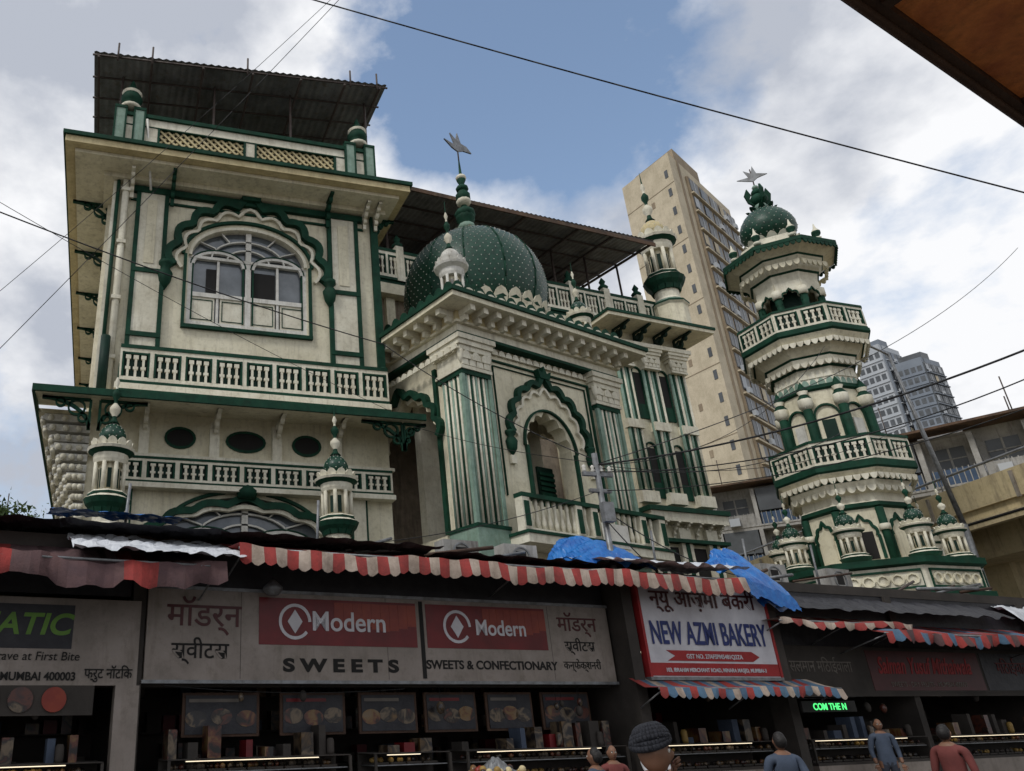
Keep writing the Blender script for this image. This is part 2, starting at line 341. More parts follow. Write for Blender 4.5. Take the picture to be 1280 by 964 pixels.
# balcony railing & eaves
t.box(-.2,8.17,-.5,0,11.0,11.18,'cream2')
railing(t,-.1,8.12,-.45,11.18,12.42,9)
t.box(-.12,8.14,-.5,-.02,10.9,11.0,'green')
def slab(mb,x0,x1,y0,y1,zf,zb,th,mat):
    mb.add([(x0,y0,zf),(x1,y0,zf),(x1,y1,zb),(x0,y1,zb),(x0,y0,zf+th),(x1,y0,zf+th),(x1,y1,zb+th),(x0,y1,zb+th)],[(0,3,2,1),(4,5,6,7),(0,1,5,4),(1,2,6,5),(2,3,7,6),(3,0,4,7)],mat)
slab(t,-2.2,8.75,-1.6,0,10.25,10.5,.1,'cream');t.box(-2.25,8.8,-1.66,-1.58,10.25,10.44,'green');t.box(-2.26,-2.18,-1.58,16,10.25,10.42,'green');t.box(-2.2,-.75,0,16,10.28,10.4,'cream')
for x,d in ((-.75,-1),(-.5,1),(8.15,-1)): bracket(t,x,-1.35,10.22,1.25,.85,d,'green',.1)
bracket(t,8.2,-1.35,10.22,.7,.85,1,'green',.1)
for k in range(6):
    y0=-.15+2.6*k
    for i in range(12):
        f=1-i/12;o=1.25*f**1.3+.05*(i%2);z=10.2-.28*i
        t.box(-.75-o,-.74,y0+.05*(i%3),y0+.55-.05*(i%3),z-.2,z,'white')
        t.tube((-.75-o-.02,y0,z-.22),(-.75-o-.02,y0+.6,z-.22),.07,'cream2',8)
        for q in (.1,.3,.5): t.ball((-.75-o-.02,y0+q,z-.1),.075,'white',6)
        for q in range(3):
            xx=-.75-o*(.25+.3*q);t.ball((xx,y0-.02,z-.12),.09,'cream2',6)
for x in (.75,2.75,4.6,6.45): 
    t.box(x-.14,x+.14,-.25,0.02,9.15,10.25,'cream2');ybr(t,x,-.2,10.3,1.1,.5,'cream2')
for x in (1.78,3.7,5.55):
    q=.42*(1.35 if x==3.7 else 1)
    ov=[(x+q*math.cos(2*pi*k/20),9.78+.3*math.sin(2*pi*k/20)) for k in range(20)]
    t.prism(ov,-.02,.01,'dark');t.band(ov,.07,-.06,.02,'green',True)
t.box(-.75,8.2,-.35,0,9.05,9.15,'cream2')
railing(t,-.1,8.1,-.35,8.3,9.05,9)
t.box(-.15,8.17,-.4,0,8.16,8.3,'cream2')
t.band(cusp(3.72,6.2,3.2,1.75,9,.07,.1),.2,-.22,.02,'green');t.band(arc(3.72,6.9,2.35,1.35),.09,-.12,.02,'green')
t.band(cusp(3.72,6.2,2.95,1.6,9,.05,0),.12,-.14,.02,'cream2')
t.lathe([(.25,0),(.32,.2),(.1,.4),(.01,.6)],3.72,-.25,'green',n=8,z0=8.0)
for x in (.3,7.1): t.box(x-.2,x+.2,-.12,0,3,8.16,'cream2');t.box(x-.25,x-.2,-.14,0,3,8.16,'green');t.box(x+.2,x+.25,-.14,0,3,8.16,'green')
t.tube((-.38,-.2,10.6),(-.38,-.2,18.7),.11,'cream2');t.tube((-.62,-.18,10.6),(-.62,-.18,19.5),.06,'green');
for z in (12,14,16,18): t.box(-.52,-.24,-.33,-.05,z,z+.12,'cream2')
t.tube((-.55,-.5,10.9),(-.55,-.5,12.6),.14,'dgreen');t.tube((8.05,-.3,10.4),(8.05,-.3,12.5),.12,'green')
t.tube((.4,-.5,18.0),(.1,-1.02,20.4),.04,'white')
t.build('trim',LB)
wn=MB()
wn.box(1.78,5.62,.2,.25,13.5,17.4,'glass')
def wframe(mb,cx,hw,z0,zs,rise,yf):
    g,c='green','white'
    for x in (cx-hw+.08,cx,cx+hw-.08): mb.box(x-.09,x+.09,yf,yf+.12,z0,zs+(rise*.9 if x==cx else 0),c)
    for x in (cx-hw*.5,cx+hw*.5): mb.box(x-.04,x+.04,yf+.02,yf+.1,z0,zs,c)
    mb.box(cx-hw,cx+hw,yf-.02,yf+.12,zs-.05,zs+.05,c);mb.box(cx-hw,cx+hw,yf-.01,yf+.12,z0,z0+.15,c)
    mb.box(cx-hw,cx+hw,yf-.005,yf+.11,z0+1.05,z0+1.2,c)
    for sx in (-1,1):
        c0=cx+sx*hw*.5
        for q in (-.25,.25):
            c1=c0+q*hw
            mb.box(c1-.4,c1+.4,yf+.04,yf+.09,z0+.15,z0+1.05,'cream2')
            mb.band([(c1-.33,z0+.25),(c1+.33,z0+.25),(c1+.33,z0+.95),(c1-.33,z0+.95)],.035,yf+.02,yf+.05,g,True)
        mb.band(arc(c0,zs-.25,hw*.42,.5,14),.09,yf-.01,yf+.1,c)
        mb.band([(c0-hw*.42,z0+.2),(c0-hw*.42,zs-.25)],.05,yf-.01,yf+.1,g);mb.band([(c0+hw*.42,z0+.2),(c0+hw*.42,zs-.25)],.05,yf-.01,yf+.1,g)
        mb.band(arc(c0,zs-.25,hw*.46,.58,14),.035,yf-.02,yf+.1,g)
    mb.band(arc(cx,zs,hw*.62,rise*.62,20),.05,yf,yf+.1,c);mb.band(arc(cx,zs,hw*.36,rise*.36,14),.05,yf,yf+.1,c)
    for k in (1,2,4,5):
        a=pi*k/6
        mb.band([(cx-hw*.62*math.cos(a),zs+rise*.62*math.sin(a)),(cx-hw*.97*math.cos(a),zs+rise*.97*math.sin(a))],.04,yf,yf+.1,c)
wframe(wn,3.7,1.95,13.55,16.05,1.28,.06)
wn.box(2.35,2.72,.15,.19,14.75,15.7,'dark');wn.box(3.85,4.6,.15,.19,14.75,15.75,'dark')
wn.box(1.55,5.9,.2,.25,4.5,8.2,'glass');wframe(wn,3.72,2.2,4.4,6.9,1.2,.06)
wn.build('windows',LB)
rf=MB()
zf=lambda x,y: 22.45+.085*(x+1.76)+.02*(y+1.4)
corr(rf,-1.76,8.38,-1.5,9.5,zf,'sheet')
for y in [ -1.45+1.0*k for k in range(11)]:
    rf.tube((-1.8,y,zf(-1.8,y)-.1),(8.42,y,zf(8.42,y)-.1),.035,'steel',4)
for x in (-1.6,.1,1.8,3.5,5.2,6.8,8.1):
    rf.tube((x,-1.5,zf(x,-1.5)-.2),(x,9.5,zf(x,9.5)-.2),.05,'steel',4)
for x in (-.8,2.3,5.0,7.8): rf.tube((x,-.6,19.2),(x,-.6,zf(x,0)-.15),.045,'steel',6)
for x in (-1.0,0.1,3.3,7.0,8.0): rf.tube((x,-1.52,zf(x,-1.5)-.3),(x,-1.52,zf(x,-1.5)+.45),.035,'steel',5)
rf.build('roof_canopy',LB)
for (x,y,z0,H) in ((-.1,20.3,6.5,4.7),(5.95,20.3,6.25,4.25)):
    o=MB();mini(o,0,0,0,H,.56);o.lathe([(.35,-2.5),(.35,0)],0,0,'mint',n=12)
    o.build('corner_minaret',None,(x,y,z0))
# ================================================================== ENTRANCE TOWER
TW=grp('mosque_entrance_tower',(9.69,19.5,0),16.5)
w=MB();W=6.9;D=6.6
for (x,y) in ((0,0),(W-1.1,0),(0,D-1.1),(W-1.1,D-1.1)): w.box(x+.06,x+1.04,y+.06,y+1.04,0,12.9,'cream')
op=[(2.55,7.86),(2.55,9.6)]+cusp(3.5,9.75,.98,1.15,7,.1,.1)[2:-2]+[(4.45,9.6),(4.45,7.86)]
arch_wall(w,1.04,W-1.04,7.85,12.9,.2,.7,'cream',op)
w.box(1.04,W-1.04,.2,.7,0,7.85,'cream')
w.M=T(0,D,0,-90)
op2=[(1.7,7.0),(1.7,9.9)]+cusp(3.4,10.0,1.7,1.7,9,.09,.1)[2:-2]+[(5.1,9.9),(5.1,7.0)]
arch_wall(w,1.04,D-1.04,6.99,12.9,.2,.7,'cream',op2);w.box(1.04,D-1.04,.2,.7,0,6.99,'cream')
w.M=T(W,0,0,90);arch_wall(w,1.04,D-1.04,6.99,12.9,.2,.7,'cream',op2);w.box(1.04,D-1.04,.2,.7,0,6.99,'cream')
w.M=T(0,0,0)
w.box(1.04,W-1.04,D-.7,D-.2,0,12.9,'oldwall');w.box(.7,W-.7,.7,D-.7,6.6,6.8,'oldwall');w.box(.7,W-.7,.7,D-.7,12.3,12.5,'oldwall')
pi_in=[(2.4,6.85),(2.4,9.4)]+cusp(3.5,9.5,1.1,1.2,7,.1,.1)[2:-2]+[(4.6,9.4),(4.6,6.85)]
arch_wall(w,.7,W-.7,6.82,12.28,3.0,3.3,'cream2',pi_in)
w.build('walls',TW)
t=MB()
for (x,y) in ((0,0),(W-1.1,0)):
    t.box(x-.05,x+1.15,y-.05,y+1.15,6.0,6.9,'mint');t.box(x-.08,x+1.18,y-.08,y+1.18,6.9,7.0,'green')
    fluted(t,x+.12,x+.98,y+.06,7.0,11.6,9)
    for q in (.03,1.07): t.box(x+q-.06,x+q+.06,y-.01,y+.1,7,11.5,'mint')
    t.box(x-.02,x+1.12,y-.02,y+1.12,11.5,11.65,'green')
    capital(t,x,x+1.1,y,y+1.1,11.65,12.75)
t.M=T(0,1.1,0,-90);fluted(t,.12,.98,.06,7.0,11.6,9)
t.M=T(0,D,0,-90);fluted(t,.06,1.04,.06,7,11.6,9);capital(t,0,1.1,0,1.1,11.65,12.75);t.band(cusp(3.4,10.0,1.95,1.95,9,.09,.2),.18,0,.22,'green')
t.box(1.3,1.45,.1,.2,7,12.2,'green');t.box(5.1,5.25,.1,.2,7,12.2,'green')
t.M=T(0,0,0)
t.band(cusp(3.5,10.0,1.75,1.95,9,.09,.2),.17,.02,.22,'green');t.band(cusp(3.5,9.95,1.5,1.7,9,.09,.1),.09,.1,.22,'cream2')
t.band(arc(3.5,9.7,1.12,1.3,20),.06,.1,.22,'green')
for x in (1.78,5.22): t.lathe([(.02,-.6),(.15,-.4),(.19,-.15),(.1,0),(.17,.1),(.17,.18)],x,.12,'green',n=10,z0=9.85);t.box(x-.1,x+.1,.08,.2,9.0,9.25,'cream2')
t.prism([(3.3,12.05),(3.2,12.35),(3.4,12.25),(3.5,12.5),(3.6,12.25),(3.8,12.35),(3.7,12.05)],-.02,.2,'green')
t.band([(1.25,8.0),(1.25,12.3),(5.65,12.3),(5.65,8.0)],.07,.12,.22,'green');t.band([(1.42,8.0),(1.42,12.13),(5.48,12.13),(5.48,8.0)],.03,.14,.22,'green')
t.box(2.4,2.5,.1,.2,7.86,9.7,'green');t.box(4.5,4.6,.1,.2,7.86,9.7,'green')
t.box(4.0,4.7,1.3,1.38,7.0,9.6,'dgreen')
for k in range(14): t.box(4.02,4.68,1.24,1.3,7.1+.17*k,7.2+.17*k,'green')
# entablature
for i,(z0,z1,o,m) in enumerate(((12.75,12.85,.12,'green'),(12.85,13.1,.08,'cream2'),(13.1,13.18,.2,'cream'),(13.5,13.66,.85,'cream'),(13.66,13.8,.92,'green'),(13.8,14.0,.6,'green'),(14.0,14.18,.35,'cream2'))):
    t.box(-o,W+o,-o,D+o,z0,z1-.003,m)
t.box(-.15,W+.15,-.15,D+.15,13.18,13.5,'lattice')
for k in range(14):
    x=.05+k*(W-.1)/13;t.box(x-.09,x+.09,-.7,-.15,13.3,13.5,'cream2');t.box(x-.07,x+.07,-.4,-.15,13.12,13.3,'cream2')
t.M=T(0,D,0,-90)
for k in range(13):
    x=.05+k*(D-.1)/12;t.box(x-.09,x+.09,-.7,-.15,13.3,13.5,'cream2');t.box(x-.07,x+.07,-.4,-.15,13.12,13.3,'cream2')
scallops(t,-.3,D+.3,-.33,14.18,16,'green',True,.06,.3);scallops(t,-.1,D+.1,-.2,12.25,22,'cream2',True,.06,.2)
t.M=T(0,0,0)
scallops(t,-.3,W+.3,-.33,14.18,17,'green',True,.06,.3);scallops(t,-.33,W+.33,-.36,14.1,17,'cream2',True,.04,.22)
scallops(t,1.1,W-1.1,.1,12.5,16,'cream2',True,.06,.2)
# balcony front
t.box(1.1,W+.3,-.75,.2,6.45,6.7,'cream2');t.box(1.05,W+.35,-.8,.2,6.7,6.78,'green')
for x in (1.2,3.3,3.95,6.1,W+.1):
    t.box(x-.14,x+.14,-.7,-.42,6.78,7.75,'cream2');t.box(x-.09,x+.09,-.73,-.4,6.9,7.6,'green')
t.box(1.05,W+.25,-.72,-.4,7.72,7.84,'green');t.box(1.05,W+.25,-.7,-.42,6.78,6.86,'cream2')
for k in range(22):
    x=1.45+k*.245
    t.lathe([(.05,0),(.08,.2),(.05,.35),(.04,.5),(.06,.75),(.05,.86)],x,-.56,'cream2',n=8,z0=6.86)
t.box(4.1,5.2,-.78,-.74,6.6,7.3,'white')
# drum, petals & dome
cx,cy=4.1,3.3
t.box(.5,W-.5,.6,D-.5,14.15,14.6,'green')
t.lathe([(2.75,14.4,'green'),(2.75,14.8,'cream2'),(2.5,14.9,'cream'),(2.45,15.4,'green'),(2.55,15.5,'green'),(2.57,15.6,'cream2'),(2.4,15.62,'cream2')],cx,cy,'cream2',n=32,smooth=False)
petals(t,cx,cy,15.3,2.45,30,'cream2',h=.55,out=.22)
petals(t,cx,cy,14.6,2.7,30,'cream2',h=.35,out=.1)
DP=[(2.3,0),(2.42,.15),(2.6,.7),(2.68,1.3),(2.62,1.9),(2.42,2.5),(2.08,3.05),(1.6,3.5),(1.05,3.82),(.5,4.02),(.2,4.1)]
t.lathe(DP,cx,cy,'tile',n=48,z0=15.55);dots(t,DP,cx,cy,15.55,1,60,'white',.026,27)
for a_ in range(12):   # dome ribs
    pr=None
    for q in DP:
        p_=Vector((cx+(q[0]+.0)*math.cos(a_*pi/6+.2),cy+q[0]*math.sin(a_*pi/6+.2),15.55+q[1]))
        if pr is not None: t.tube(pr,p_,.035,'green',5)
        pr=p_
petals(t,cx,cy,19.35,.45,10,'cream2',h=.28,out=.45)
finial(t,cx,cy,19.6,4.1,.42,'green','green');
for z,r,m in ((20.05,.36,'mint'),(20.7,.42,'green'),(21.3,.3,'cream2'),(21.95,.26,'green'),(22.5,.22,'cream2')): t.ball((cx,cy,z),r,m,10,.7)
t.tube((cx,cy,23.2),(cx,cy,24.5),.03,'steel')
t.prism([(cx-.7,24.25),(cx-.15,24.15),(cx-.35,24.7),(cx-.05,24.45),(cx+.05,24.85),(cx+.2,24.35),(cx+.5,24.3),(cx+.75,24.05),(cx+.3,24.0),(cx,23.85),(cx-.3,23.95)],cy-.03,cy+.03,'galv')
mini(t,.5,.55,13.3,4.9,.52,'white','white','white',False)
mini(t,6.35,.5,13.3,4.3,.46,'cream2','green','tile',False)
for x in (.5,6.35):
    t.lathe([(.95,0),(.95,.2),(.6,.5),(.6,.75)],x,.55,'green',n=8,z0=13.75,smooth=False)
t.build('ornament',TW)
# ================================================================== MAIN BUILDING
MBG=grp('mosque_main_building',(8.17,27,0),6)
w=MB()
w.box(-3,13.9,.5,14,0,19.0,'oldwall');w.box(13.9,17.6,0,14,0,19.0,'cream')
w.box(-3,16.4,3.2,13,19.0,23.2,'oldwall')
w.build('walls',MBG)
t=MB()
t.box(-3,14,0,.5,18.8,19.3,'cream');t.box(-3,17.6,.0,.5,19.3,19.45,'green')
railing(t,0,17.4,-.05,19.45,20.98,22,'cream2','green','dark')
for x in (.2,3,6,9,12,14,16):
    t.box(x-.18,x+.18,-.1,.35,19.45,21.2,'cream2');t.lathe([(.2,0),(.25,.15),(.1,.3),(.16,.45),(.01,.7)],x,.1,'green',n=8,z0=21.2)
    t.tube((x,1.0,19.3),(x,1.0,23.6),.06,'steel',6)
for x in (1.5,4.5,7.5,10.5,13.5): 
    t.box(x-1.0,x+1.0,3.1,3.2,20,22.3,'dark');t.box(x-1.1,x+1.1,3.05,3.1,22.3,22.45,'green')
for k in range(6): t.box(-.2+k*2.6,.2+k*2.6,.3,.5,0,18.8,'cream')
# bay
t.box(13.6,17.9,-.6,.3,18.0,18.2,'cream2')
t.box(12.7,18.9,-1.3,2,18.95,19.12,'cream');t.box(12.65,18.95,-1.36,2,19.12,19.25,'green')
for x in (13.9,15.1,16.3,17.5): ybr(t,x,-.1,18.9,1.1,1.2,'dgreen')
ybr(t,17.6,.4,18.9,1.1,1.2,'dgreen',0)
zb,zt=10.6,18.0
for x in (14.05,15.55,17.15):
    w_=.5 if x>14.5 else .42
    for q in range(6):
        qq=-w_+.1+q*(2*w_-.2)/5;t.tube((x+qq,-.15,zb+.5),(x+qq,-.15,zt-1.0),.075,('mint','green','cream2')[q%3],8)
    capital(t,x-.42,x+.42,-.35,.0,zt-1.0,zt)
    t.box(x-.46,x+.46,-.35,.0,zb,zb+.5,'cream2')
    t.box(x-.44,x+.44,-.3,0,14.0,14.4,'cream2')
t.M=T(17.6,0,0,90)
for x in (.5,3,5.5): t.box(x-.25,x+.25,-.1,0,0,18,'cream2')
t.M=T(0,0,0)
for x in (14.82,16.35):
    for z in (10.9,14.6):
        t.box(x-.26,x+.26,-.03,.02,z,z+2.3,'dark')
        t.band([(x-.26,z),(x-.26,z+2.3)]+arc(x,z+2.3,.26,.25,8)+[(x+.26,z+2.3),(x+.26,z)],.06,-.1,.02,'green')
        t.box(x-.26,x+.26,-.06,-.03,z,z+.7,'green')
t.box(13.6,18.0,-.6,.2,10.2,10.4,'green');t.box(13.7,17.9,-.5,.2,9.8,10.2,'cream2')
for x in [13.9+.62*k for k in range(7)]: ybr(t,x,0,9.8,.5,.7,'cream2')
for x in (14.1,15.6,17.1): t.box(x-.3,x+.3,-.2,0,4,9.6,'cream2');t.box(x-.1,x+.1,-.23,0,4.5,9,'green')
for x in (14.85,16.35): t.box(x-.4,x+.4,-.03,.02,6.2,8.8,'dark')
t.box(13.7,17.9,-.35,.2,8.95,9.1,'green')
mini(t,17.5,-.35,20.6,8.2,.95,'cream2','green','lattice',True)
t.lathe([(.8,19.2,'cream'),(.8,20.5,'cream2'),(.9,20.6,'green'),(.9,20.7,'green')],17.5,-.35,'cream',n=8,smooth=False)
t.build('ornament',MBG)
rf=MB();zf=lambda x,y: 23.45+.10*(y+1.3)+.015*x
corr(rf,1.0,16.4,-1.3,12,zf,'sheet')
for k in range(9): rf.tube((1,-1.25+1.3*k,zf(1,-1.25+1.3*k)-.1),(16.4,-1.25+1.3*k,zf(16.4,-1.25+1.3*k)-.1),.05,'steel',4)
for x in (1.1,3,6,9,12,14,16.3): rf.tube((x,-1.3,zf(x,-1.3)-.2),(x,10,zf(x,10)-.2),.07,'steel',4)
rf.box(1,16.4,-1.36,-1.3,23.3,23.5,'rust')
rf.build('roof_canopy',MBG)
# ================================================================== MINARET
MN=grp('minaret',(22.74,19.58,-.262),-44);MN.scale=(1.154,)*3
t=MB();PH=pi/8
def oc(prof,**k): t.lathe(prof,0,0,'cream2',n=8,smooth=False,ph=PH,**k)
oc([(2.35,4.2,'cream'),(2.5,4.45,'green'),(2.5,4.6,'cream2'),(2.35,4.62,'cream2'),(2.35,5.2,'green'),(2.5,5.25,'green'),(2.5,5.4,'cream2'),(1.25,5.4,'cream'),(1.25,6.9,'green'),(1.35,6.95,'green'),(1.35,7.05,'cream2'),(1.28,7.1,'cream2'),(1.28,7.3,'cream'),(1.45,7.4,'cream2'),(1.5,7.6,'green'),(1.55,7.65,'cream'),(1.75,7.85,'green'),(1.8,7.9,'green'),(1.8,8.02,'cream2'),(1.1,8.03,'cream')
 ,(1.02,10.4,'green'),(1.1,10.45,'green'),(1.1,10.55,'cream2'),(1.08,11.05,'green'),(1.18,11.1,'cream2'),(1.22,11.35,'green'),(1.28,11.4,'cream'),(1.5,11.65,'green'),(1.56,11.68,'cream'),(1.72,11.9,'green'),(1.78,11.95,'green'),(1.78,12.05,'cream2'),(.55,12.06,'dgreen'),(.55,13.8,'cream2')])
oc([(.9,0,'cream2'),(.95,.25,'green'),(1.02,.3,'cream2'),(1.05,.5,'cream2'),(1.2,.7,'green'),(1.25,.75,'cream'),(1.62,.92,'green'),(1.68,.95,'green'),(1.68,1.07,'green'),(1.2,1.3,'cream2'),(1.05,1.35,'cream2'),(1.0,1.6,'green'),(.75,1.7,'green')],z0=14.0)
def face(k,r): t.M=Matrix.Rotation(2*pi*k/8,4,'Z')@Matrix.Translation((0,-r,0))
for k in range(8):
    ap=math.cos(PH)
    for (R,z0,z1,n) in ((1.72,12.05,12.78,2),(1.76,8.02,8.78,2)):
        face(k,R*ap);hw=R*math.sin(PH)
        railing(t,-hw,hw,0,z0,z1,n,'cream2','green','dgreen',.08)
    for (R,zz,n) in ((1.66,11.72,7),(1.7,7.72,7),(1.3,11.2,5),(1.5,7.45,5)):
        face(k,R*ap);hw=R*math.sin(PH);scallops(t,-hw,hw,-.02,zz,n,'cream2',False,.05,.16)
    face(k,1.06*ap);hw=.3
    t.band([(-hw,8.4),(-hw,9.6)]+arc(0,9.6,hw,.35,12)+[(hw,9.6),(hw,8.4)],.05,-.05,.02,'green');t.box(-.16,.16,-.03,.02,8.5,9.5,'white' if k%2 else 'dgreen')
    scallops(t,-.4,.4,-.06,10.75,4,'cream2',True,.08,.22);scallops(t,-.4,.4,-.04,10.55,4,'mint',True,.05,.18)
    face(k,1.25*ap)
    t.band([(-.32,5.6),(-.32,6.2)]+cusp(0,6.2,.32,.45,5,.12,.1,24)+[(.32,6.2),(.32,5.6)],.07,-.05,.02,'green');t.box(-.2,.2,-.02,.02,5.6,6.3,'dark' if k%2==0 else 'cream')
    face(k,2.36*ap);t.band([(-.8,4.7),(.8,4.7),(.8,5.1),(-.8,5.1)],.05,-.04,.02,'green',True)
    for q in range(5): t.band([(-.6+q*.3+.12*math.cos(2*pi*j/8),4.9+.12*math.sin(2*pi*j/8)) for j in range(8)],.04,-.04,.02,'cream',True)
    t.M=Matrix.Rotation(2*pi*k/8+PH,4,'Z')
    t.tube((0,-.86,12.05),(0,-.86,13.7),.1,'green',8);t.tube((0,-.86,12.05),(0,-.86,12.4),.15,'cream2',8);t.tube((0,-.86,13.5),(0,-.86,13.75),.15,'cream2',8)
    t.tube((0,-1.12,8.1),(0,-1.12,9.9),.12,'green',8);t.tube((0,-1.12,8.05),(0,-1.12,8.35),.17,'cream2',8)
    t.lathe([(.12,0,'cream2'),(.2,.1,'cream2'),(.2,.3,'green'),(.1,.45,'cream2'),(.15,.55,'green'),(.01,.85,'green')],0,-1.12,'cream2',n=8,z0=9.85)
    t.tube((0,-1.28,5.4),(0,-1.28,6.9),.1,'green',8);t.tube((0,-1.28,6.3),(0,-1.28,6.45),.14,'cream2',8)
    t.lathe([(.1,0,'cream2'),(.12,.08,'green'),(.05,.12,'green'),(.13,.22,'green'),(.13,.3,'cream2'),(.05,.42,'cream2'),(.01,.6,'cream2')],0,-1.25,'green',n=8,z0=15.3)
    face(k,.9*ap);p=cusp(0,13.3,.3,.42,5,.12,.05,20)
    arch_wall(t,-.34,.34,13.28,14.0,-.02,.1,'cream2',p);t.band(p,.04,-.05,0,'green')
    face(k,1.66*ap);scallops(t,-.62,.62,-.03,14.93,8,'green',False,.04,.12)
    face(k,1.24*ap);scallops(t,-.47,.47,-.06,14.5,5,'cream',False,.06,.18)
t.M=Matrix.Identity(4)
t.lathe([(.75,15.5,'green'),(.7,15.7,'cream2'),(.62,15.75,'green'),(.6,15.85,'green')],0,0,'green',n=24)
petals(t,0,0,15.6,.66,14,'cream2',h=.28,out=.16)
S=.82;t.lathe([(a*S,b*S) for a,b in BULB],0,0,'tile',n=32,z0=15.82);dots(t,BULB,0,0,15.82,S,24,'white',.02,12)
petals(t,0,0,17.0,.25,8,'green',h=.2,out=.22)
for z,r,m in ((17.25,.2,'mint'),(17.55,.28,'green'),(17.85,.17,'green'),(18.05,.1,'mint')): t.ball((0,0,z),r,m,10,.8)
for a in range(4):
    t.M=Matrix.Rotation(a*pi/2+.4,4,'Z');t.prism([(.15,17.3),(.35,17.45),(.42,17.75),(.3,18.0),(.2,17.75),(.28,17.6)],-.03,.03,'green')
t.M=Matrix.Identity(4)
t.tube((0,0,18),(0,0,18.8),.02,'steel')
t.prism([(-.45,18.5),(-.1,18.5),(-.2,18.8),(0,18.62),(.08,18.9),(.15,18.58),(.45,18.45),(.15,18.4),(0,18.3),(-.2,18.38)],-.02,.02,'galv')
for k in range(8):
    a=2*pi*k/8-.2
    mini(t,1.95*math.cos(a),1.95*math.sin(a),5.1,2.45,.34)
t.build('tower_body',MN)
# ================================================================== SHOPS
SHL=(4.54,13.5,0)
SH=grp('shop_row_building',SHL,7.5)
b=MB()
b.box(-12,24,0,8.3,4.5,4.7,'interior');b.box(-12,24,3.4,8.3,.15,4.5,'interior');b.box(-12,24,0,3.4,.0,.15,'pave')
for x in (-8.5,-4.02,5.2,9.15,13.5,18.6,23.9): b.box(x-.1,x+.1,-.05,3.4,.15,4.5,'interior')
b.box(-3.9,5.05,.02,.2,3.95,4.5,'tarp_k');b.box(-12,-4.15,.02,.2,3.8,4.5,'tarp_k');b.box(9.3,24,.02,.2,3.35,4.5,'tarp_k')
b.box(-12,24,.2,.5,2.5,2.6,'interior')
b.box(-4.3,-3.95,-.1,.15,.15,2.5,'sign_c')
for x in (5.2,9.0): b.box(x-.12,x+.12,-.5,-.05,.15,4.5,'interior')
b.build('structure',SH)
c=MB()
for (x0,x1) in ((-3.5,-.6),(-.2,1.2),(1.5,4.9),(5.6,8.6),(9.6,13.2),(13.8,18.2),(-7.9,-4.4),(18.9,23)):
    c.box(x0,x1,-.25,.45,.15,1.0,'sign_c');c.box(x0,x1,-.25,.45,1.0,1.05,'interior')
    c.box(x0,x1,.4,.45,1.05,1.5,'interior');c.box(x0,x1,-.2,.45,1.475,1.49,'interior');c.box(x0+.05,x1-.05,-.17,.4,1.3,1.315,'galv')
    c.box(x0+.3,x1-.5,-.1,-.07,1.45,1.462,'lamp')
    for x in (x0,x1-.04): c.box(x,x+.04,-.24,-.2,1.05,1.47,'interior')
    n=int((x1-x0)/.3)
    for i in range(n):
        for zz in (1.06,1.32):
            k=random.choice(['food0','food1','food2','food0','yellowp','interior'])
            c.box(x0+.05+i*.3,x0+.31+i*.3,-.1,.35,zz,zz+.03,'interior')
            for q in range(5): c.ball((x0+.09+i*.3+.045*q,random.uniform(-.05,.25),zz+.06),random.uniform(.03,.05),k,6)
        if random.random()<.8:
            hh=random.uniform(.1,.45);xx=x0+i*.3;c.box(xx+.03,xx+random.uniform(.12,.26),-.05,.3,1.49,1.49+hh,random.choice(['food0','food1','food2','interior','interior','sign_red','shirt_b']))
            if random.random()<.4: c.lathe([(.05,0),(.06,.05),(.06,.2),(.04,.24)],xx+.2,-.1,random.choice(['interior','yellowp','food1']),n=10,z0=1.49)
for i,(x0,x1) in enumerate([(-3.2,-1.95),(-1.6,-.45),(-.2,.9),(1.05,2.1),(2.3,3.3),(3.5,4.6)]):
    c.box(x0,x1,.3,.34,1.78,2.42,'wood_d');c.box(x0+.05,x1-.05,.285,.3,1.82,2.38,'tarp_k')
    for q in range(3):
        xq=x0+.22+q*(x1-x0-.44)/2;rr_=.15
        c.prism([(xq+rr_*1.15*math.cos(2*pi*k/16),2.04+.03*((q+i)%2)+rr_*.8*math.sin(2*pi*k/16)) for k in range(16)],.279,.285,'food%d'%((i+q)%3))
    c.box(x0+.1,x1-.35,.278,.285,2.28,2.33,'sign_red' if i%2 else 'dimcream')
for x in [-11+.9*k for k in range(38)]:
    for z in (1.3,1.9,2.5,3.1):
        for q in range(3):
            if random.random()<.75:
                wdt=random.uniform(.1,.28);c.box(x+q*.3,x+q*.3+wdt,3.05,3.3,z,z+random.uniform(.15,.42),random.choice(['food0','food1','food2','sign_red','dimcream','interior','shirt_b']))
    c.box(x-.2,x+.7,3.0,3.38,1.25,1.28,'interior');c.box(x-.2,x+.7,3.0,3.38,1.87,1.9,'interior')
for x in (-7,-1,3.5,7.2,11.5,16): c.tube((x-.4,1.5,3.3),(x+.4,1.5,3.3),.02,'lamp')
for k in range(24):
    x=random.uniform(-8,22);z=random.uniform(1.95,2.3);c.tube((x,.1,z+.2),(x,.1,2.55),.004,'wire',4);c.ball((x,.1,z+.1),random.uniform(.04,.08),random.choice(['food1','interior','food0']),6,1.4)
c.build('shop_counters',SH)
def sign(name): return grp(name,SHL,7.5)
g=sign('sweet_shop_sign');m=MB()
m.box(-3.9,5.0,-.1,0,2.58,3.93,'sign_c');m.box(-3.93,5.03,-.12,.01,3.93,3.98,'galv');m.box(-3.93,5.03,-.12,.01,2.53,2.58,'galv')
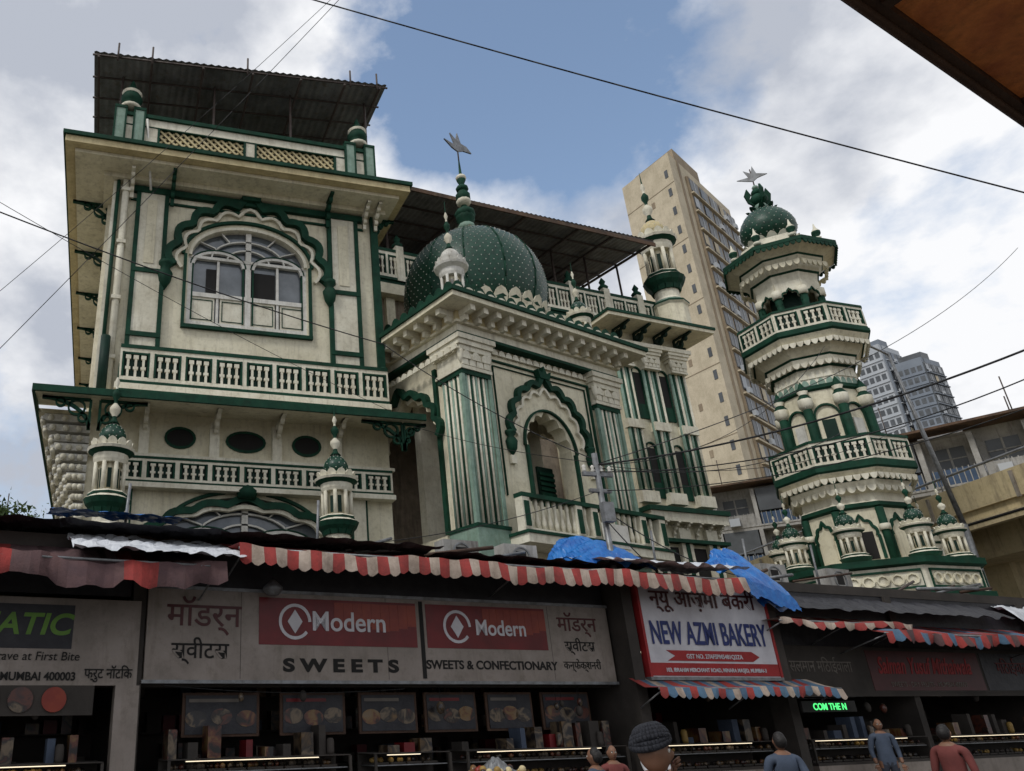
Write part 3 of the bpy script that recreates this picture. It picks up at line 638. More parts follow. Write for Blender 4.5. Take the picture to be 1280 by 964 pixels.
for (x0,x1) in ((-2.1,.78),(.98,3.52)):
    m.box(x0,x1,-.107,-.1,3.12,3.86,'sign_red')
    xm=x0+(x1-x0)*.46;n=9
    for i in range(n):
        xx=xm+(x1-xm)*i/n;m.box(xx,xx+(x1-xm)/n-.003,-.112,-.107,3.42+.05*math.sin(i*.9),3.82,'sign_or')
    cxm=x0+.62
    m.band([(cxm+.26*math.cos(2*pi*k/28),3.49+.26*math.sin(2*pi*k/28)) for k in range(26)],.05,-.118,-.107,'sign_w')
    m.prism([(cxm-.13,3.49),(cxm,3.3),(cxm+.13,3.49),(cxm,3.68)],-.118,-.107,'sign_w')
m.box(.85,.92,-.115,-.1,2.62,3.9,'dark')
for x in (-2.4,.2,3.6): m.box(x-.004,x+.004,-.101,-.1,2.6,3.92,'interior')
m.build('board',g)
text(g,'name_text','Modern',-.5,-.115,3.36,.44,'sign_w',sx=.98,bold=.006);text(g,'name_text_b','Modern',2.52,-.115,3.36,.38,'sign_w',sx=.9,bold=.006)
text(g,'sweets_text','S W E E T S',-.65,-.105,2.72,.27,'dark',sx=1.55,bold=.012);text(g,'sweets_text_b','SWEETS & CONFECTIONARY',2.3,-.105,2.78,.2,'dark',sx=1.05,bold=.005)
text(g,'hindi_a','मॉडर्न',-3.0,-.105,3.38,.5,'maroon',bold=.004);text(g,'hindi_b','स्वीटस',-3.05,-.105,2.9,.34,'dark',bold=.003)
text(g,'hindi_c','मॉडर्न',4.25,-.105,3.48,.38,'maroon',bold=.003);text(g,'hindi_d','स्वीटस',4.25,-.105,3.12,.26,'dark',bold=.002);text(g,'hindi_e','कन्फेक्शनरी',4.25,-.105,2.8,.2,'dark',sx=.9,bold=.001)
g=sign('juice_shop_sign');m=MB();m.box(-8.6,-4.0,-.1,0,2.5,3.72,'sign_c');m.box(-8.6,-4.98,-.107,-.1,3.0,3.62,'tarp_k')
for x in (-6.05,-5.6,-5.15,-6.5): m.prism([(x+.17*math.cos(2*pi*k/18),2.31+.17*math.sin(2*pi*k/18)) for k in range(18)],-.13,-.1,'sign_or' if x>-5.3 else 'food1')
m.box(-8.6,-4.6,-.1,-.02,2.1,2.5,'interior');m.build('board',g)
text(g,'name_text','MATIC',-5.02,-.112,3.2,.42,'lime',align='RIGHT',shear=.2,bold=.01,sx=1.1);text(g,'tag_text','Crave at First Bite',-4.85,-.112,2.84,.17,'dark',align='RIGHT',shear=.1)
text(g,'addr_text','MASJID MUMBAI 400003',-4.88,-.112,2.57,.155,'dark',align='RIGHT',bold=.004,sx=.95);text(g,'hindi_a','फ्रुट नॉटिक',-4.42,-.112,2.6,.2,'dark',bold=.002,sx=.8)
g=sign('bakery_sign');m=MB();m.box(5.45,8.78,-.55,-.42,2.62,4.5,'sign_w');m.box(5.4,8.83,-.57,-.42,2.58,2.64,'galv')
for a,b_ in ((5.4,5.46),(8.77,8.83)): m.box(a,b_,-.57,-.42,2.64,4.5,'red')
m.prism([(5.9,2.93),(8.1,2.93),(8.3,3.02),(8.1,3.12),(5.9,3.12),(6.1,3.02)],-.56,-.55,'red');m.box(5.47,8.76,-.5605,-.55,2.66,2.89,'red')
m.build('board',g)
text(g,'name_text','NEW AZMI BAKERY',7.1,-.565,3.24,.6,'navy',sx=.575,bold=.010);text(g,'gst_text','GST NO. 27AFSPM5481Q2ZA',7.1,-.565,2.975,.115,'sign_w',bold=.002)
text(g,'addr_text','103, IBRAHIM MERCHANT ROAD, MINARA MASJID, MUMBAI-3',7.1,-.565,2.73,.1,'sign_w',bold=.002,sx=.95)
text(g,'hindi_a','न्यू आज़मी बेकरी',7.1,-.565,3.95,.44,'maroon',bold=.004)
g=sign('mithaiwala_sign');m=MB();m.box(9.2,18.6,-.1,0,2.35,3.33,'interior');m.box(9.2,18.6,-.12,0,2.3,2.36,'interior')
m.box(12.1,16.0,-.108,-.1,2.42,3.26,'maroon');m.box(16.1,18.5,-.108,-.1,2.42,3.26,'tarp_k');m.build('board',g)
text(g,'name_text','Salman Yusuf Mithaiwala',14.0,-.112,2.78,.5,'red',shear=.35,bold=.008,sx=.66);text(g,'hindi_a','सलमान मिठाईवाला',10.6,-.105,2.8,.34,'dimcream',sx=.8);text(g,'hindi_b','मिठाईवाला',17.3,-.115,2.8,.4,'dimred',sx=.85);text(g,'sub_text','SWEETS - DRY FRUITS - MUMBAI 400003',14.0,-.112,2.5,.15,'dimcream')
g=sign('led_sign');m=MB();m.box(8.6,10.1,-1.0,-.95,1.98,2.18,'dark');m.build('board',g);text(g,'led_text','COM THE N',9.35,-1.01,2.02,.17,'ledg',bold=.003)
def awning(name,x0,x1,yf,yb,zf,zb,val,ms,pitch=.2,wob=.02,rz=7.5,loc=SHL):
    g=grp(name,loc,rz);m=MB();n=int((x1-x0)/pitch);k=4
    for i in range(n):
        for j in range(k):
            a=x0+(x1-x0)*(i+j/k)/n;b=x0+(x1-x0)*(i+(j+1)/k)/n;mt=ms[i%len(ms)]
            dz=lambda x: wob*math.sin(x*1.7)+wob*.6*math.sin(x*4.3+1)+wob*.4*math.sin(x*11)
            dy=lambda x: wob*1.2*math.sin(x*9)+wob*math.sin(x*3.1)
            ym=(yf+yb)/2;zm=(zf+zb)/2-.06
            ea=.05*abs(math.sin(pi*(j/k)));eb=.05*abs(math.sin(pi*((j+1)/k)))
            m.add([(a,yb,zb),(b,yb,zb),(a,ym,zm+dz(a*2)),(b,ym,zm+dz(b*2)),(a,yf,zf+dz(a)),(b,yf,zf+dz(b)),(a,yf+dy(a)-.02,zf-val-ea+dz(a)+.5*dz(a*3)),(b,yf+dy(b)-.02,zf-val-eb+dz(b)+.5*dz(b*3))],[(0,1,3,2),(2,3,5,4),(4,5,7,6)],mt,True)
    m.tube((x0,yf+.03,zf-.02),(x1,yf+.03,zf-.02),.02,'galv')
    for x in (x0+.1,(x0+x1)/2,x1-.1): m.tube((x,yf+.03,zf-.03),(x,yb,zf-.35),.015,'galv')
    m.build('canvas',g);return g
awning('striped_awning',-2.78,7.65,-1.2,.0,4.42,4.72,.26,['aw_red','aw_wht'],.19,.03)
awning('striped_awning',5.0,9.65,-1.15,-.42,2.42,2.62,.14,['aw_red','aw_blue','aw_wht','aw_blue'],.17)
awning('faded_awning',-9.5,-3.0,-1.3,0,4.1,4.5,.3,['aw_pink','aw_pink','aw_red','aw_pink'],.5,.06)
awning('striped_awning',8.6,12.6,-1.0,0,3.72,3.95,.1,['aw_wht','aw_red'],.3,.03)
awning('striped_awning',11.2,23.6,-1.3,0,3.5,3.85,.2,['aw_red','aw_blue','aw_red','aw_pink'],.22,.04)
def tarp(name,x0,x1,y0,y1,zf,mat,nx=40,ny=14,amp=.1):
    g=grp(name,SHL,7.5);m=MB();vs=[];random.seed(len(name)+int(x0*7))
    R=[(random.uniform(2,9),random.uniform(2,9),random.uniform(0,6)) for _ in range(6)]
    for j in range(ny+1):
        for i in range(nx+1):
            x=x0+(x1-x0)*i/nx;y=y0+(y1-y0)*j/ny;d=sum(abs(math.sin(a*x+b_*y+c_)) for a,b_,c_ in R)/6-.5
            vs.append((x+random.uniform(-.02,.02),y+.4*amp*d,zf(i/nx,j/ny)+amp*d*1.6))
    m.add(vs,[(j*(nx+1)+i,j*(nx+1)+i+1,(j+1)*(nx+1)+i+1,(j+1)*(nx+1)+i) for j in range(ny) for i in range(nx)],mat,False)
    m.build('sheet',g)
S_=lambda u,a=0.0: math.sin(pi*(a+(1-2*a)*min(1,max(0,u))))
tarp('blue_tarpaulin',4.5,6.1,-.5,1.0,lambda u,v:4.72+.85*S_(u)**.8*v**.5,'tarp_b',50,20,.16)
tarp('blue_tarpaulin',8.05,9.35,-.95,.1,lambda u,v:4.15+1.15*S_(u,.22)*v**.4-.35*u*(1-v),'tarp_b',44,22,.22)
tarp('blue_tarpaulin',8.6,9.7,-.7,.2,lambda u,v:3.95+.7*S_(u,.1)*v**.5,'tarp_b',40,18,.2)
tarp('white_plastic_sheet',4.6,8.0,-1.1,.6,lambda u,v:4.66+.36*v*(1-.4*u),'tarp_w',60,12,.12)
tarp('white_plastic_sheet',-5.2,-2.7,-1.4,.1,lambda u,v:4.2+.5*v,'tarp_w',40,10,.14)
tarp('white_plastic_sheet',17.5,21.5,-.6,1.2,lambda u,v:3.95+.9*v**.6,'tarp_w',40,10,.14)
tarp('black_roof_sheet',-9,1.2,-.6,2.5,lambda u,v:4.78+.1*v,'tarp_k',120,14,.08)
tarp('black_roof_sheet',1.2,6,-.5,2.5,lambda u,v:4.72+.06*v,'tarp_k',60,10,.07)
tarp('black_roof_sheet',9,17,-.7,.6,lambda u,v:4.0+.7*v,'tarp_k',60,10,.1)
tarp('blue_tarpaulin',-5.5,-3.4,-.4,.6,lambda u,v:4.99+.15*v,'tarp_b',40,8,.08)
g=grp('hanging_lamp',SHL,7.5);m=MB();m.tube((-1.95,-.35,4.5),(-1.95,-.35,4.1),.012,'dark');m.lathe([(.03,.12),(.16,0),(.16,-.04),(.1,-.12),(.02,-.14)],-1.95,-.35,'galv',n=14,z0=3.98);m.build('shade',g)
g=grp('roof_clutter',SHL,7.5);m=MB()
for k in range(26):
    x=random.uniform(-5,17);y=random.uniform(.1,.9);L_=random.uniform(.6,2.2);m.tube((x,y,4.78),(x+L_,y+random.uniform(-.2,.3),4.8+random.uniform(0,.35)),random.uniform(.02,.05),random.choice(['rust','galv','wood_d','steel']),6)
for x in (1.9,3.3,10.4,12.6):
    m.box(x,x+.8,.6,.95,4.72,5.25,'bwhite');m.band([(x+.4+.2*math.cos(2*pi*k/20),4.99+.2*math.sin(2*pi*k/20)) for k in range(20)],.03,.58,.6,'galv',True);m.box(x+.28,x+.52,.595,.6,4.87,5.11,'dark')
for x in (-4.3,-.9,6.9,9.6,11.8): m.tube((x,.3,4.7),(x+.05,.3,5.7),.025,'galv')
m.build('items',g)
# ================================================================== BACKGROUND BUILDINGS
def tower(name,P,Q,Rr,H,m1,m2,fl,cols,blank=.25,wm='hrw'):
    g=grp(name,(Q[0],Q[1],0));m=MB();p=Vector((P[0]-Q[0],P[1]-Q[1]));r=Vector((Rr[0]-Q[0],Rr[1]-Q[1]))
    m.hprism([(0,0),(r.x,r.y),(p.x+r.x,p.y+r.y),(p.x,p.y)],0,H,m1)
    L=r.length;a=math.degrees(math.atan2(r.y,r.x));m.M=T(0,0,0,a)
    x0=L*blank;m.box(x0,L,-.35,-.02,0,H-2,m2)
    n=cols;wd=(L-x0)/n
    for f in range(fl):
        z=H-2-(f+1)*(H-2)/fl;hh=(H-2)/fl
        m.box(x0,L,-.75,-.3,z,z+.25,m1)
        for i in range(n):
            m.box(x0+i*wd+.1*wd,x0+i*wd+.9*wd,-.45,-.34,z+hh*.25,z+hh*.9,wm)
            m.box(x0+i*wd+.47*wd,x0+i*wd+.53*wd,-.5,-.45,z+hh*.25,z+hh*.9,'hrl')
            if random.random()<.4: m.box(x0+i*wd+.3*wd,x0+i*wd+.6*wd,-.95,-.5,z+hh*.1,z+hh*.35,'hrl')
            if random.random()<.3: m.box(x0+i*wd+.1*wd,x0+i*wd+.5*wd,-.52,-.5,z+hh*.3,z+hh*.85,random.choice(['hrl','hr1','hrg']))
    m.box(L*.12,L*.15,-.1,-.0,0,H,m2)
    Lp=p.length;a=math.degrees(math.atan2(-p.y,-p.x));m.M=T(p.x,p.y,0,a)
    for f in range(fl):
        z=H-2-(f+1)*(H-2)/fl;hh=(H-2)/fl
        if name=='high_rise_building':
            m.box(Lp*.86,Lp*.92,-.06,.02,z+hh*.4,z+hh*.8,wm)
            if f%3==0: m.box(0,Lp,-.05,.02,z,z+.08,m2)
            if f%2: m.box(Lp*.5,Lp*.56,-.06,.02,z+hh*.4,z+hh*.7,m2)
        else:
            for i in range(4): m.box(Lp*(.08+.23*i),Lp*(.24+.23*i),-.05,.02,z+hh*.3,z+hh*.8,wm)
            m.box(0,Lp,-.3,.0,z,z+.2,m1)
    m.M=Matrix.Identity(4);m.hprism([(r.x*.1,r.y*.1),(r.x*.5,r.y*.5),(p.x*.8+r.x*.5,p.y*.8+r.y*.5),(p.x*.8+r.x*.1,p.y*.8+r.y*.1)],H,H+2,m2)
    m.build('facade',g)
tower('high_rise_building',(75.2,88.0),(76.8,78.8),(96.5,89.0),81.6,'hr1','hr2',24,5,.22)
tower('skyscraper',(236,186),(238,178),(250,181),116,'hrl','hrg',30,3,.1)
tower('skyscraper',(240,177),(243,170),(253,172),108,'hrg','hrw',30,3,.0,'hrw')
def flats(name,A,B,dep,H,wall,fl,n,roof='rust',band='bblue',z0=0):
    d=Vector((B[0]-A[0],B[1]-A[1]));L=d.length;a=math.degrees(math.atan2(d.y,d.x));g=grp(name,(A[0],A[1],0),a);m=MB()
    m.box(0,L,0,dep,0,H,wall);hh=2.7;wd=L/n
    for f in range(fl):
        z=H-.3-(f+1)*hh
        m.box(-.1,L+.1,-.9,0,z,z+.2,wall);m.box(-.1,L+.1,-.95,-.88,z+.2,z+.3,wall)
        for i in range(n):
            x=i*wd;m.box(x-.12,x+.12,-.9,0,z+.2,z+hh,wall);m.box(x+.2*wd,x+.8*wd,-.05,.02,z+.7,z+2.3,'hrw')
            m.box(x+.48*wd,x+.52*wd,-.08,-.05,z+.7,z+2.3,'bwhite');m.box(x+.2*wd,x+.8*wd,-.08,-.05,z+1.7,z+1.76,'bwhite')
            m.box(x+.2,x+wd-.2,-.92,-.86,z+.25,z+1.05,band if (i+f)%3 else 'bwhite')
            for k in range(8): m.box(x+.25+k*wd/9,x+.29+k*wd/9,-.97,-.92,z+.25,z+1.1,'bwhite')
            if (i*7+f)%3==0: m.box(x+.3*wd,x+.55*wd,-1.3,-.97,z+.3,z+.8,'hrl')
            if (i*5+f)%4==1: m.box(x+.2,x+wd-.2,-.9,-.85,z+1.2,z+hh,'hrw')
            if (i*3+f)%4==2: m.box(x+.15,x+wd-.15,-1.5,-.9,z+hh-.1,z+hh-.04,'sheet')
    m.hprism([(-.8,-1.6),(L+.8,-1.6),(L+.8,dep),(-.8,dep)],H,H+.12,roof)
    m.add([(-.8,-1.6,H+.12),(L+.8,-1.6,H+.12),(L+.8,dep,H+.12),(-.8,dep,H+.12),(1,dep/2,H+1.6),(L-1,dep/2,H+1.6)],[(0,1,5,4),(1,2,5),(2,3,4,5),(3,0,4)],roof)
    for k in range(7): x=random.uniform(0,L);m.tube((x,-1,H),(x,-1,H+random.uniform(.8,2.2)),.03,'steel',5)
    m.build('facade',g)
flats('apartment_building',(37.5,33.0),(44,22),10,15.0,'bwhite',4,6,'rust','bblue')
flats('apartment_building',(40,44.5),(50,34),12,16.6,'bwhite',5,6,'rust','bblue')
flats('old_town_building',(-22,40),(-4.6,41),10,11.4,'bwhite',3,6,'rust','hrl')
g=grp('rooftop_plants',(-5.2,39.5,11.6));m=MB()
for i in range(900):
    a=random.uniform(0,2*pi);r=random.gauss(0,.8);x=r*math.cos(a)*1.6;y=r*math.sin(a);z=abs(random.gauss(0,.35));s=random.uniform(.08,.18)
    v=[Vector((random.uniform(-s,s),random.uniform(-s,s),random.uniform(-s,s)))+Vector((x,y,z)) for _ in range(3)];m.add([tuple(q) for q in v],[(0,1,2)],'leaf')
m.build('leaves',g)
# flyover
g=grp('flyover',(28.2,12,0),80);m=MB()
m.box(-30,60,-8,0,8.3,8.65,'fly');m.box(-30,60,-.15,.12,8.65,9.6,'fly');m.box(-30,60,-6.5,-1.2,7.2,8.3,'fly');m.box(-30,60,-.1,0.15,8.0,8.3,'fly')
for k in range(24): m.box(-29+3.6*k,-28.9+3.6*k,.1,.2,8.6,9.5,'btan');m.box(-29+3.6*k,-28.8+3.6*k,-1.2,-.1,7.8,8.3,'fly')
for k in range(5): m.box(-25+18*k,-23+18*k,-5,-2.6,0,7.2,'fly')
m.tube((-30,.0,10.1),(60,.0,10.1),.05,'galv');m.tube((-30,.14,8.2),(60,.14,8.2),.05,'dark')
for k in range(46): m.tube((-30+2*k,0,9.5),(-30+2*k,0,10.1),.03,'galv',5)
m.build('deck',g)
g=grp('street_lamp',(28.5,20.5,0));m=MB();m.tube((0,0,8),(-.6,.1,14.5),.09,'galv',8,.05);m.tube((0,0,0),(0,0,8),.11,'galv');m.tube((-.6,.1,14.5),(-2.0,0,14.9),.04,'galv');m.box(-2.5,-1.9,-.12,.12,14.85,14.98,'galv');m.build('pole',g)
# ================================================================== NEAR WOODEN EAVE
g=grp('timber_eave',(3.32,2.06,5.0),14.5);m=MB()
m.box(-2,6,-.09,0,-.05,.05,'wood_d');m.tube((-2,-.03,-.06),(6,-.035,-.07),.022,'wood_d',8)
m.box(-2,6,-3.5,-.02,.055,.075,'wood_d')
for k in range(9): m.box(-2,6,-.092-.36*(k+1)+.012,-.092-.36*k,.0+.012*(k%2),.03+.012*(k%2),'wood')
for x in (-1.4,.1,1.6,3.1,4.6): m.box(x,x+.07,-3.3,-.093,-.07,-.003,'wood_d')
m.build('boards',g)
# ================================================================== WIRES & POLE
g=grp('utility_pole',(9.78,13.95,0));m=MB();m.tube((0,0,0),(0,0,7.1),.06,'galv',10);m.box(-.35,.35,-.04,.04,6.6,6.68,'galv');m.box(-.25,.25,-.04,.04,6.25,6.32,'galv')
for x in (-.3,-.1,.1,.3): m.lathe([(.03,0),(.05,.04),(.03,.08),(.05,.12),(.01,.16)],x,0,'white',n=8,z0=6.68)
m.box(-.12,.12,-.2,-.05,5.6,6.0,'galv');m.build('pole',g)
g=grp('overhead_wires');m=MB()
def wire(p,q,sag,r=.012,n=26):
    p=Vector(p);q=Vector(q);pr=p
    for i in range(1,n+1):
        t_=i/n;c_=p.lerp(q,t_)-Vector((0,0,sag*4*t_*(1-t_)));m.tube(pr,c_,r,'wire',5);pr=c_
wire((.1,11.2,15.8),(17.2,6.4,8.3),.15,.014);wire((3.9,10.1,15.2),(-4,12.1,4.2),.1,.006);wire((3.5,10.2,14.8),(-5,12.6,5.0),.25,.005)
wire((-6,11.5,10.9),(5.97,16,10.3),.25,.014);wire((5.97,16,10.3),(9.75,14,7),.2,.012)
wire((-6,14,13.4),(8.2,21.3,10.8),.3,.008)
wire((16,5.5,8.1),(9.78,13.95,6.85),.6,.02);wire((16,5.8,7.9),(9.78,13.95,6.7),.9,.012);wire((16,6.2,7.2),(9.9,13.95,6.3),.7,.01)
wire((24,17.5,10.4),(9.78,13.95,6.85),.7,.008);wire((19,16,9.0),(9.6,13.95,6.8),.5,.01);wire((40,22,22),(9.9,13.95,6.9),1,.012);wire((9.78,13.95,6.9),(8,22,11),.2,.008)
wire((9.78,13.95,6.85),(20,16.5,12.0),.9,.008);wire((9.78,13.95,6.3),(4,13.8,4.9),.2,.008)
wire((-3.5,12.6,4.55),(4,13.4,4.9),.12,.01);wire((9.78,13.95,5.9),(14.5,15.5,4.9),.25,.012);wire((9.78,13.95,5.7),(12.5,14.6,3.9),.2,.012)
wire((-2,12.7,4.0),(7,14,4.1),.12,.006);wire((1,12.9,2.5),(5,13.4,2.45),.08,.006);wire((9.6,13.9,2.6),(16,14.8,2.3),.15,.006)
m.build('cables',g)
# ================================================================== GROUND
g=MB();g.box(-1500,1500,-1500,1500,-.3,-.02,'ground');g.build('ground')
g=grp('road',SHL,7.5);m=MB();m.box(-60,60,-11,-1.8,-.02,.0,'asphalt');m.build('surface',g)
g=grp('pavement',SHL,7.5);m=MB();m.box(-60,60,-1.8,-.0,-.02,.13,'pave')
for k in range(80): m.box(-40+k,-39.02+k,-1.95,-1.802,-.02,.15,'paint' if k%2 else 'pave')
m.build('slab',g)
# ================================================================== PEOPLE
def person(name,loc,yaw,shirt,hat,pose='stand',H=1.7):
    g=grp(name,loc,yaw);g.scale=(H/1.72,)*3
    V=[(0,0,.95),(0,0,1.12),(0,.01,1.3),(0,.01,1.44),(0,0,1.55)];Rr=[(.16,.12),(.15,.11),(.18,.12),(.12,.08),(.055,.055)];E=[(0,1),(1,2),(2,3),(3,4)]
    def ch(start,pts,rs):
        pv=start
        for p,r in zip(pts,rs): V.append(p);Rr.append((r,r));E.append((pv,len(V)-1));pv=len(V)-1
        return pv
    hands=[]
    for s in (-1,1):
        if pose=='phone' and s==1: A=[(s*.19,0,1.42),(s*.3,-.06,1.22),(s*.17,-.1,1.47)]
        elif pose=='walk': A=[(s*.19,0,1.42),(s*.25,.03-.08*s,1.14),(s*.24,-.1-.1*s,.92)]
        else: A=[(s*.19,0,1.42),(s*.25,.02,1.14),(s*.24,-.08,.9)]
        ch(3,A,[.07,.05,.032]);hands.append((Vector(A[1]),Vector(A[2]),s))
        d=.12 if pose=='walk' else .0
        ch(0,[(s*.1,0,.88),(s*.1,-.02-d*s,.5),(s*.11,.03+d*s*.8,.1),(s*.12,-.1+d*s*.8,.045)],[.1,.065,.045,.04])
    me=bpy.data.meshes.new('body');me.from_pydata(V,E,[]);o=bpy.data.objects.new('body',me);COL.objects.link(o)
    md=o.modifiers.new('Skin','SKIN');sv=me.skin_vertices[0].data
    for i,r in enumerate(Rr): sv[i].radius=r
    sv[0].use_root=True
    o.modifiers.new('Sub','SUBSURF').levels=2
    dg=bpy.context.evaluated_depsgraph_get();m2=bpy.data.meshes.new_from_object(o.evaluated_get(dg));bpy.data.objects.remove(o)
    o=bpy.data.objects.new('body',m2);COL.objects.link(o);o.parent=g
    m2.materials.clear()
    for k in (shirt,'pants','skin','dark'): m2.materials.append(MATS[k])
    for p in m2.polygons:
        c_=p.center;p.use_smooth=True
        arm=abs(c_.x)>.205
        p.material_index=2 if c_.z>1.475 and abs(c_.x)<.1 else (3 if c_.z<.1 else (1 if c_.z<.9 and not arm else 0))
        for a,b_,s in hands:
            if (c_-b_).length<.12 and (c_-a).length>(a-b_).length*.5: p.material_index=2
    m=MB()
    for a,b_,s in hands:
        d=(b_-a).normalized();side=d.cross(Vector((0,1,0)) if abs(d.y)<.8 else Vector((1,0,0))).normalized();n=d.cross(side)
        for k,(off,ln) in enumerate(((-.03,.065),(-.01,.078),(.01,.072),(.03,.056))):
            q=b_+d*.02+side*off*.6;e=b_+d*.09+side*off;m.tube(q,e,.012,'skin',8,.011)
            f1=e+d*ln*.5+n*.008;f2=f1+d*ln*.42+n*.022;m.tube(e,f1,.0095,'skin',8,.0085);m.ball(f1,.0087,'skin',6);m.tube(f1,f2,.0085,'skin',8,.0065);m.ball(f2,.0066,'skin',6)
        q=b_+d*.03+side*.02*s;e=q+d*.04+side*.035*s+n*.01;m.tube(q,e,.013,'skin',8,.01);m.tube(e,e+d*.03+side*.008*s,.01,'skin',8,.008)
    m.build('hands',g)
    me=bpy.data.meshes.new('head');bm=bmesh.new();bmesh.ops.create_icosphere(bm,subdivisions=4,radius=1)
    for v in bm.verts:
        x,y,z=v.co;w_=.076*(1-.18*max(0,-z)**1.5);dd=.098*(1-.1*max(0,-z));X=x*w_;Y=y*dd;Z=z*.118
        if y<0:
            Y-=.026*math.exp(-((x/.16)**2+((z+.12)/.22)**2));Y-=.008*math.exp(-((x/.3)**2+((z+.5)/.08)**2));Y+=.010*math.exp(-(((abs(x)-.38)/.18)**2+((z-.08)/.12)**2));Y-=.008*math.exp(-((x/.3)**2+((z+.85)/.15)**2))
        X+=math.copysign(.016,x)*math.exp(-(((abs(x)-1)/.15)**2+(y/.22)**2+((z+.02)/.28)**2))
        v.co=(X,Y,Z+1.645)
    bm.to_mesh(me);bm.free();me.materials.append(MATS['skin']);o=bpy.data.objects.new('head',me);COL.objects.link(o);o.parent=g
    for p in me.polygons:p.use_smooth=True
    m=MB()
    for s in (-1,1): m.ball((s*.03,-.083,1.655),.012,'white',8);m.ball((s*.03,-.0915,1.655),.006,'dark',6);m.tube((s*.018,-.094,1.672),(s*.045,-.086,1.674),.004,'hair',5)
    m.tube((-.022,-.1,1.587),(.022,-.1,1.587),.0045,'maroon',6)
    if hat=='turban':
        for k in range(9):
            tilt=(-1)**k*(.28-.015*k);z=1.70+.011*k;r=.096-.0007*k*k;pr=None
            for j in range(33):
                q=2*pi*j/32;pt=Vector((r*math.cos(q),.012+r*1.15*math.sin(q),z+tilt*r*math.cos(q)-.25*r*math.sin(q)))
                if pr is not None: m.tube(pr,pt,.021,'turban',8)
                pr=pt
        m.ball((0,.02,1.735),.098,'turban',14,.78)
    else:
        m.lathe([(.0805*math.cos(a)+.002,.108*math.sin(a)) for a in [rad(q) for q in (-18,0,15,30,45,60,75,88)]],0,.022,'hair' if hat=='hair' else 'shirt_w',n=20,z0=1.665)
        m.ball((0,.04,1.65),.083,'hair' if hat=='hair' else 'shirt_w',12,1.15)
    if pose=='phone': 
        m.box(.105,.116,-.075,-.01,1.56,1.69,'pinkred')
    m.build('head_details',g)
person('man_with_turban',(3.25,4.55,-.09+.09),60,'shirt_w','turban','phone',1.66)
person('pedestrian',(9.9,6.7,0),-140,'shirt_w','hair','walk',1.6)
person('pedestrian',(6.0,9.6,0),-150,'shirt_b','hair','stand',1.5)
person('pedestrian',(8.6,9.4,0),160,'shirt_b','hair','walk',1.62)
person('pedestrian',(11.6,9.6,0),110,'shirt_r','hair','stand',1.66)
person('pedestrian',(12.8,8.9,0),200,'shirt_w','cap','walk',1.68)
person('shopkeeper',(7.3,11.2,0),-10,'shirt_r','hair','stand',1.5)
person('shopkeeper',(15.5,14.2,.15),-30,'shirt_b','hair','stand',1.65)
person('shopkeeper',(9.5,13.3,.13),0,'shirt_w','hair','stand',1.65)
person('pedestrian',(15.2,9.5,0),230,'shirt_w','hair','walk',1.7)
g=grp('vendor_basket',(5.35,11.0,-.1),5);m=MB()
for x in (-.35,.35):
    for y in (-.25,.25): m.tube((x,y,.1),(x*.9,y*.9,1.15),.02,'wood_d')
m.lathe([(.3,0),(.42,.16),(.44,.17),(.44,.2),(.38,.2),(.28,.03)],0,0,'basket',n=24,z0=1.15)
for k in range(60): m.ball((random.uniform(-.28,.28),random.uniform(-.24,.24),1.3+random.uniform(0,.1)),.05,random.choice(['yellowp','sign_or','lattice','food2']),6)
vs=[];n_=14
for j in range(n_+1):
    for i in range(n_+1):
        x=(i/n_-.5)*.46;y=(j/n_-.5)*.44;vs.append((x,y,1.34+.2*math.exp(-(x*x+y*y)/.03)+random.uniform(-.02,.02)))
m.add(vs,[(j*(n_+1)+i,j*(n_+1)+i+1,(j+1)*(n_+1)+i+1,(j+1)*(n_+1)+i) for j in range(n_) for i in range(n_)],'galv');m.build('basket',g)
# ================================================================== WORLD / SUN / CAMERA
sd=Vector((-.78,-.42,1.0)).normalized()
wd=bpy.data.worlds.new('World');scn.world=wd;wd.use_nodes=True;nt=wd.node_tree;N=nt.nodes;L=nt.links
bg=N['Background'];bg.inputs['Strength'].default_value=.14
sk=N.new('ShaderNodeTexSky');sk.sky_type='NISHITA';sk.sun_disc=False;sk.sun_elevation=math.asin(sd.z);sk.sun_rotation=math.atan2(sd.x,sd.y);sk.air_density=1.0;sk.dust_density=1.2
tc=N.new('ShaderNodeTexCoord');mp=N.new('ShaderNodeMapping');mp.inputs['Scale'].default_value=(1,1,1.5);mp.inputs['Location'].default_value=(.3,.1,.45);L.new(tc.outputs['Generated'],mp.inputs['Vector'])
n1=N.new('ShaderNodeTexNoise');n1.inputs['Scale'].default_value=2.6;n1.inputs['Detail'].default_value=15;n1.inputs['Roughness'].default_value=.57;n1.inputs['Distortion'].default_value=.15;L.new(mp.outputs[0],n1.inputs['Vector'])
dt=N.new('ShaderNodeVectorMath');dt.operation='DOT_PRODUCT';dt.inputs[1].default_value=(.37,.60,.71);L.new(tc.outputs['Generated'],dt.inputs[0])
mr=N.new('ShaderNodeMapRange');mr.inputs['From Min'].default_value=.95;mr.inputs['From Max'].default_value=1.0;mr.inputs['To Min'].default_value=.19;mr.inputs['To Max'].default_value=-.03;L.new(dt.outputs['Value'],mr.inputs['Value'])
ad=N.new('ShaderNodeMath');L.new(n1.outputs['Fac'],ad.inputs[0]);L.new(mr.outputs[0],ad.inputs[1])
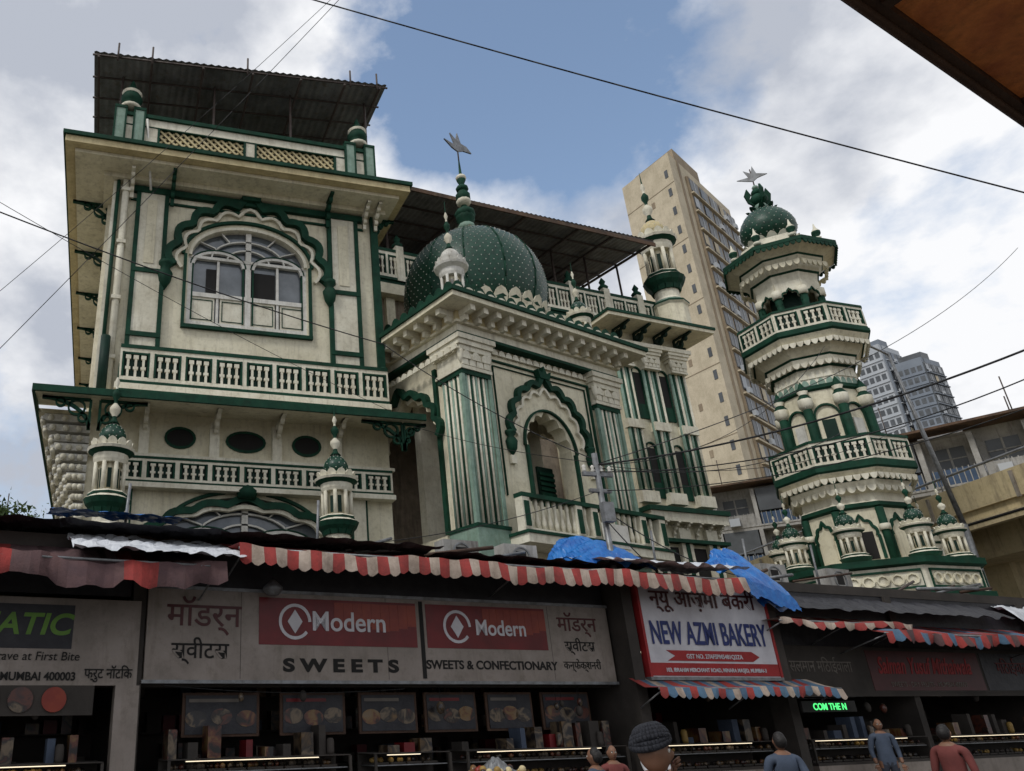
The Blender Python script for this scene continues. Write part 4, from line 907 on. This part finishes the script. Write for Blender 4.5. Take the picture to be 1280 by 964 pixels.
r=N.new('ShaderNodeValToRGB');r.color_ramp.elements[0].position=.47;r.color_ramp.elements[1].position=.6;L.new(ad.outputs[0],r.inputs['Fac'])
n2=N.new('ShaderNodeTexNoise');n2.inputs['Scale'].default_value=3.2;n2.inputs['Detail'].default_value=10;n2.inputs['Roughness'].default_value=.55;L.new(mp.outputs[0],n2.inputs['Vector'])
r2=N.new('ShaderNodeValToRGB');r2.color_ramp.elements[0].position=.42;r2.color_ramp.elements[1].position=.58;r2.color_ramp.elements[0].color=(3.5,3.75,4.3,1);r2.color_ramp.elements[1].color=(6.9,6.95,7.1,1);L.new(n2.outputs['Fac'],r2.inputs['Fac'])
sb=N.new('ShaderNodeMixRGB');sb.blend_type='MULTIPLY';sb.inputs[0].default_value=1;sb.inputs[2].default_value=(1.7,1.6,1.45,1);L.new(sk.outputs[0],sb.inputs[1])
mx=N.new('ShaderNodeMixRGB');L.new(r.outputs['Color'],mx.inputs[0]);L.new(sb.outputs[0],mx.inputs[1]);L.new(r2.outputs['Color'],mx.inputs[2]);L.new(mx.outputs[0],bg.inputs['Color'])
sn=bpy.data.lights.new('sun','SUN');sn.energy=1.5;sn.angle=rad(12);sn.color=(1,.97,.92);so=bpy.data.objects.new('sun',sn);COL.objects.link(so);so.rotation_euler=sd.to_track_quat('Z','Y').to_euler()
az=rad(74.7);th=rad(23.97);rr=rad(1.4)
fw=Vector((math.cos(az)*math.cos(th),math.sin(az)*math.cos(th),math.sin(th)));br=Vector((math.sin(az),-math.cos(az),0));bu=br.cross(fw)
R=br*math.cos(rr)-bu*math.sin(rr);U=bu*math.cos(rr)+br*math.sin(rr)
cd=bpy.data.cameras.new('camera');cam=bpy.data.objects.new('camera',cd);COL.objects.link(cam)
M=Matrix((R,U,-fw)).transposed().to_4x4();M.translation=Vector((0,0,1.7));cam.matrix_world=M
cd.sensor_width=36;cd.lens=996.6/1280*36;cd.shift_x=.1875;cd.clip_end=4000;cd.clip_start=.05
scn.camera=cam
scn.view_settings.view_transform='Standard';scn.view_settings.look='None';scn.view_settings.exposure=0
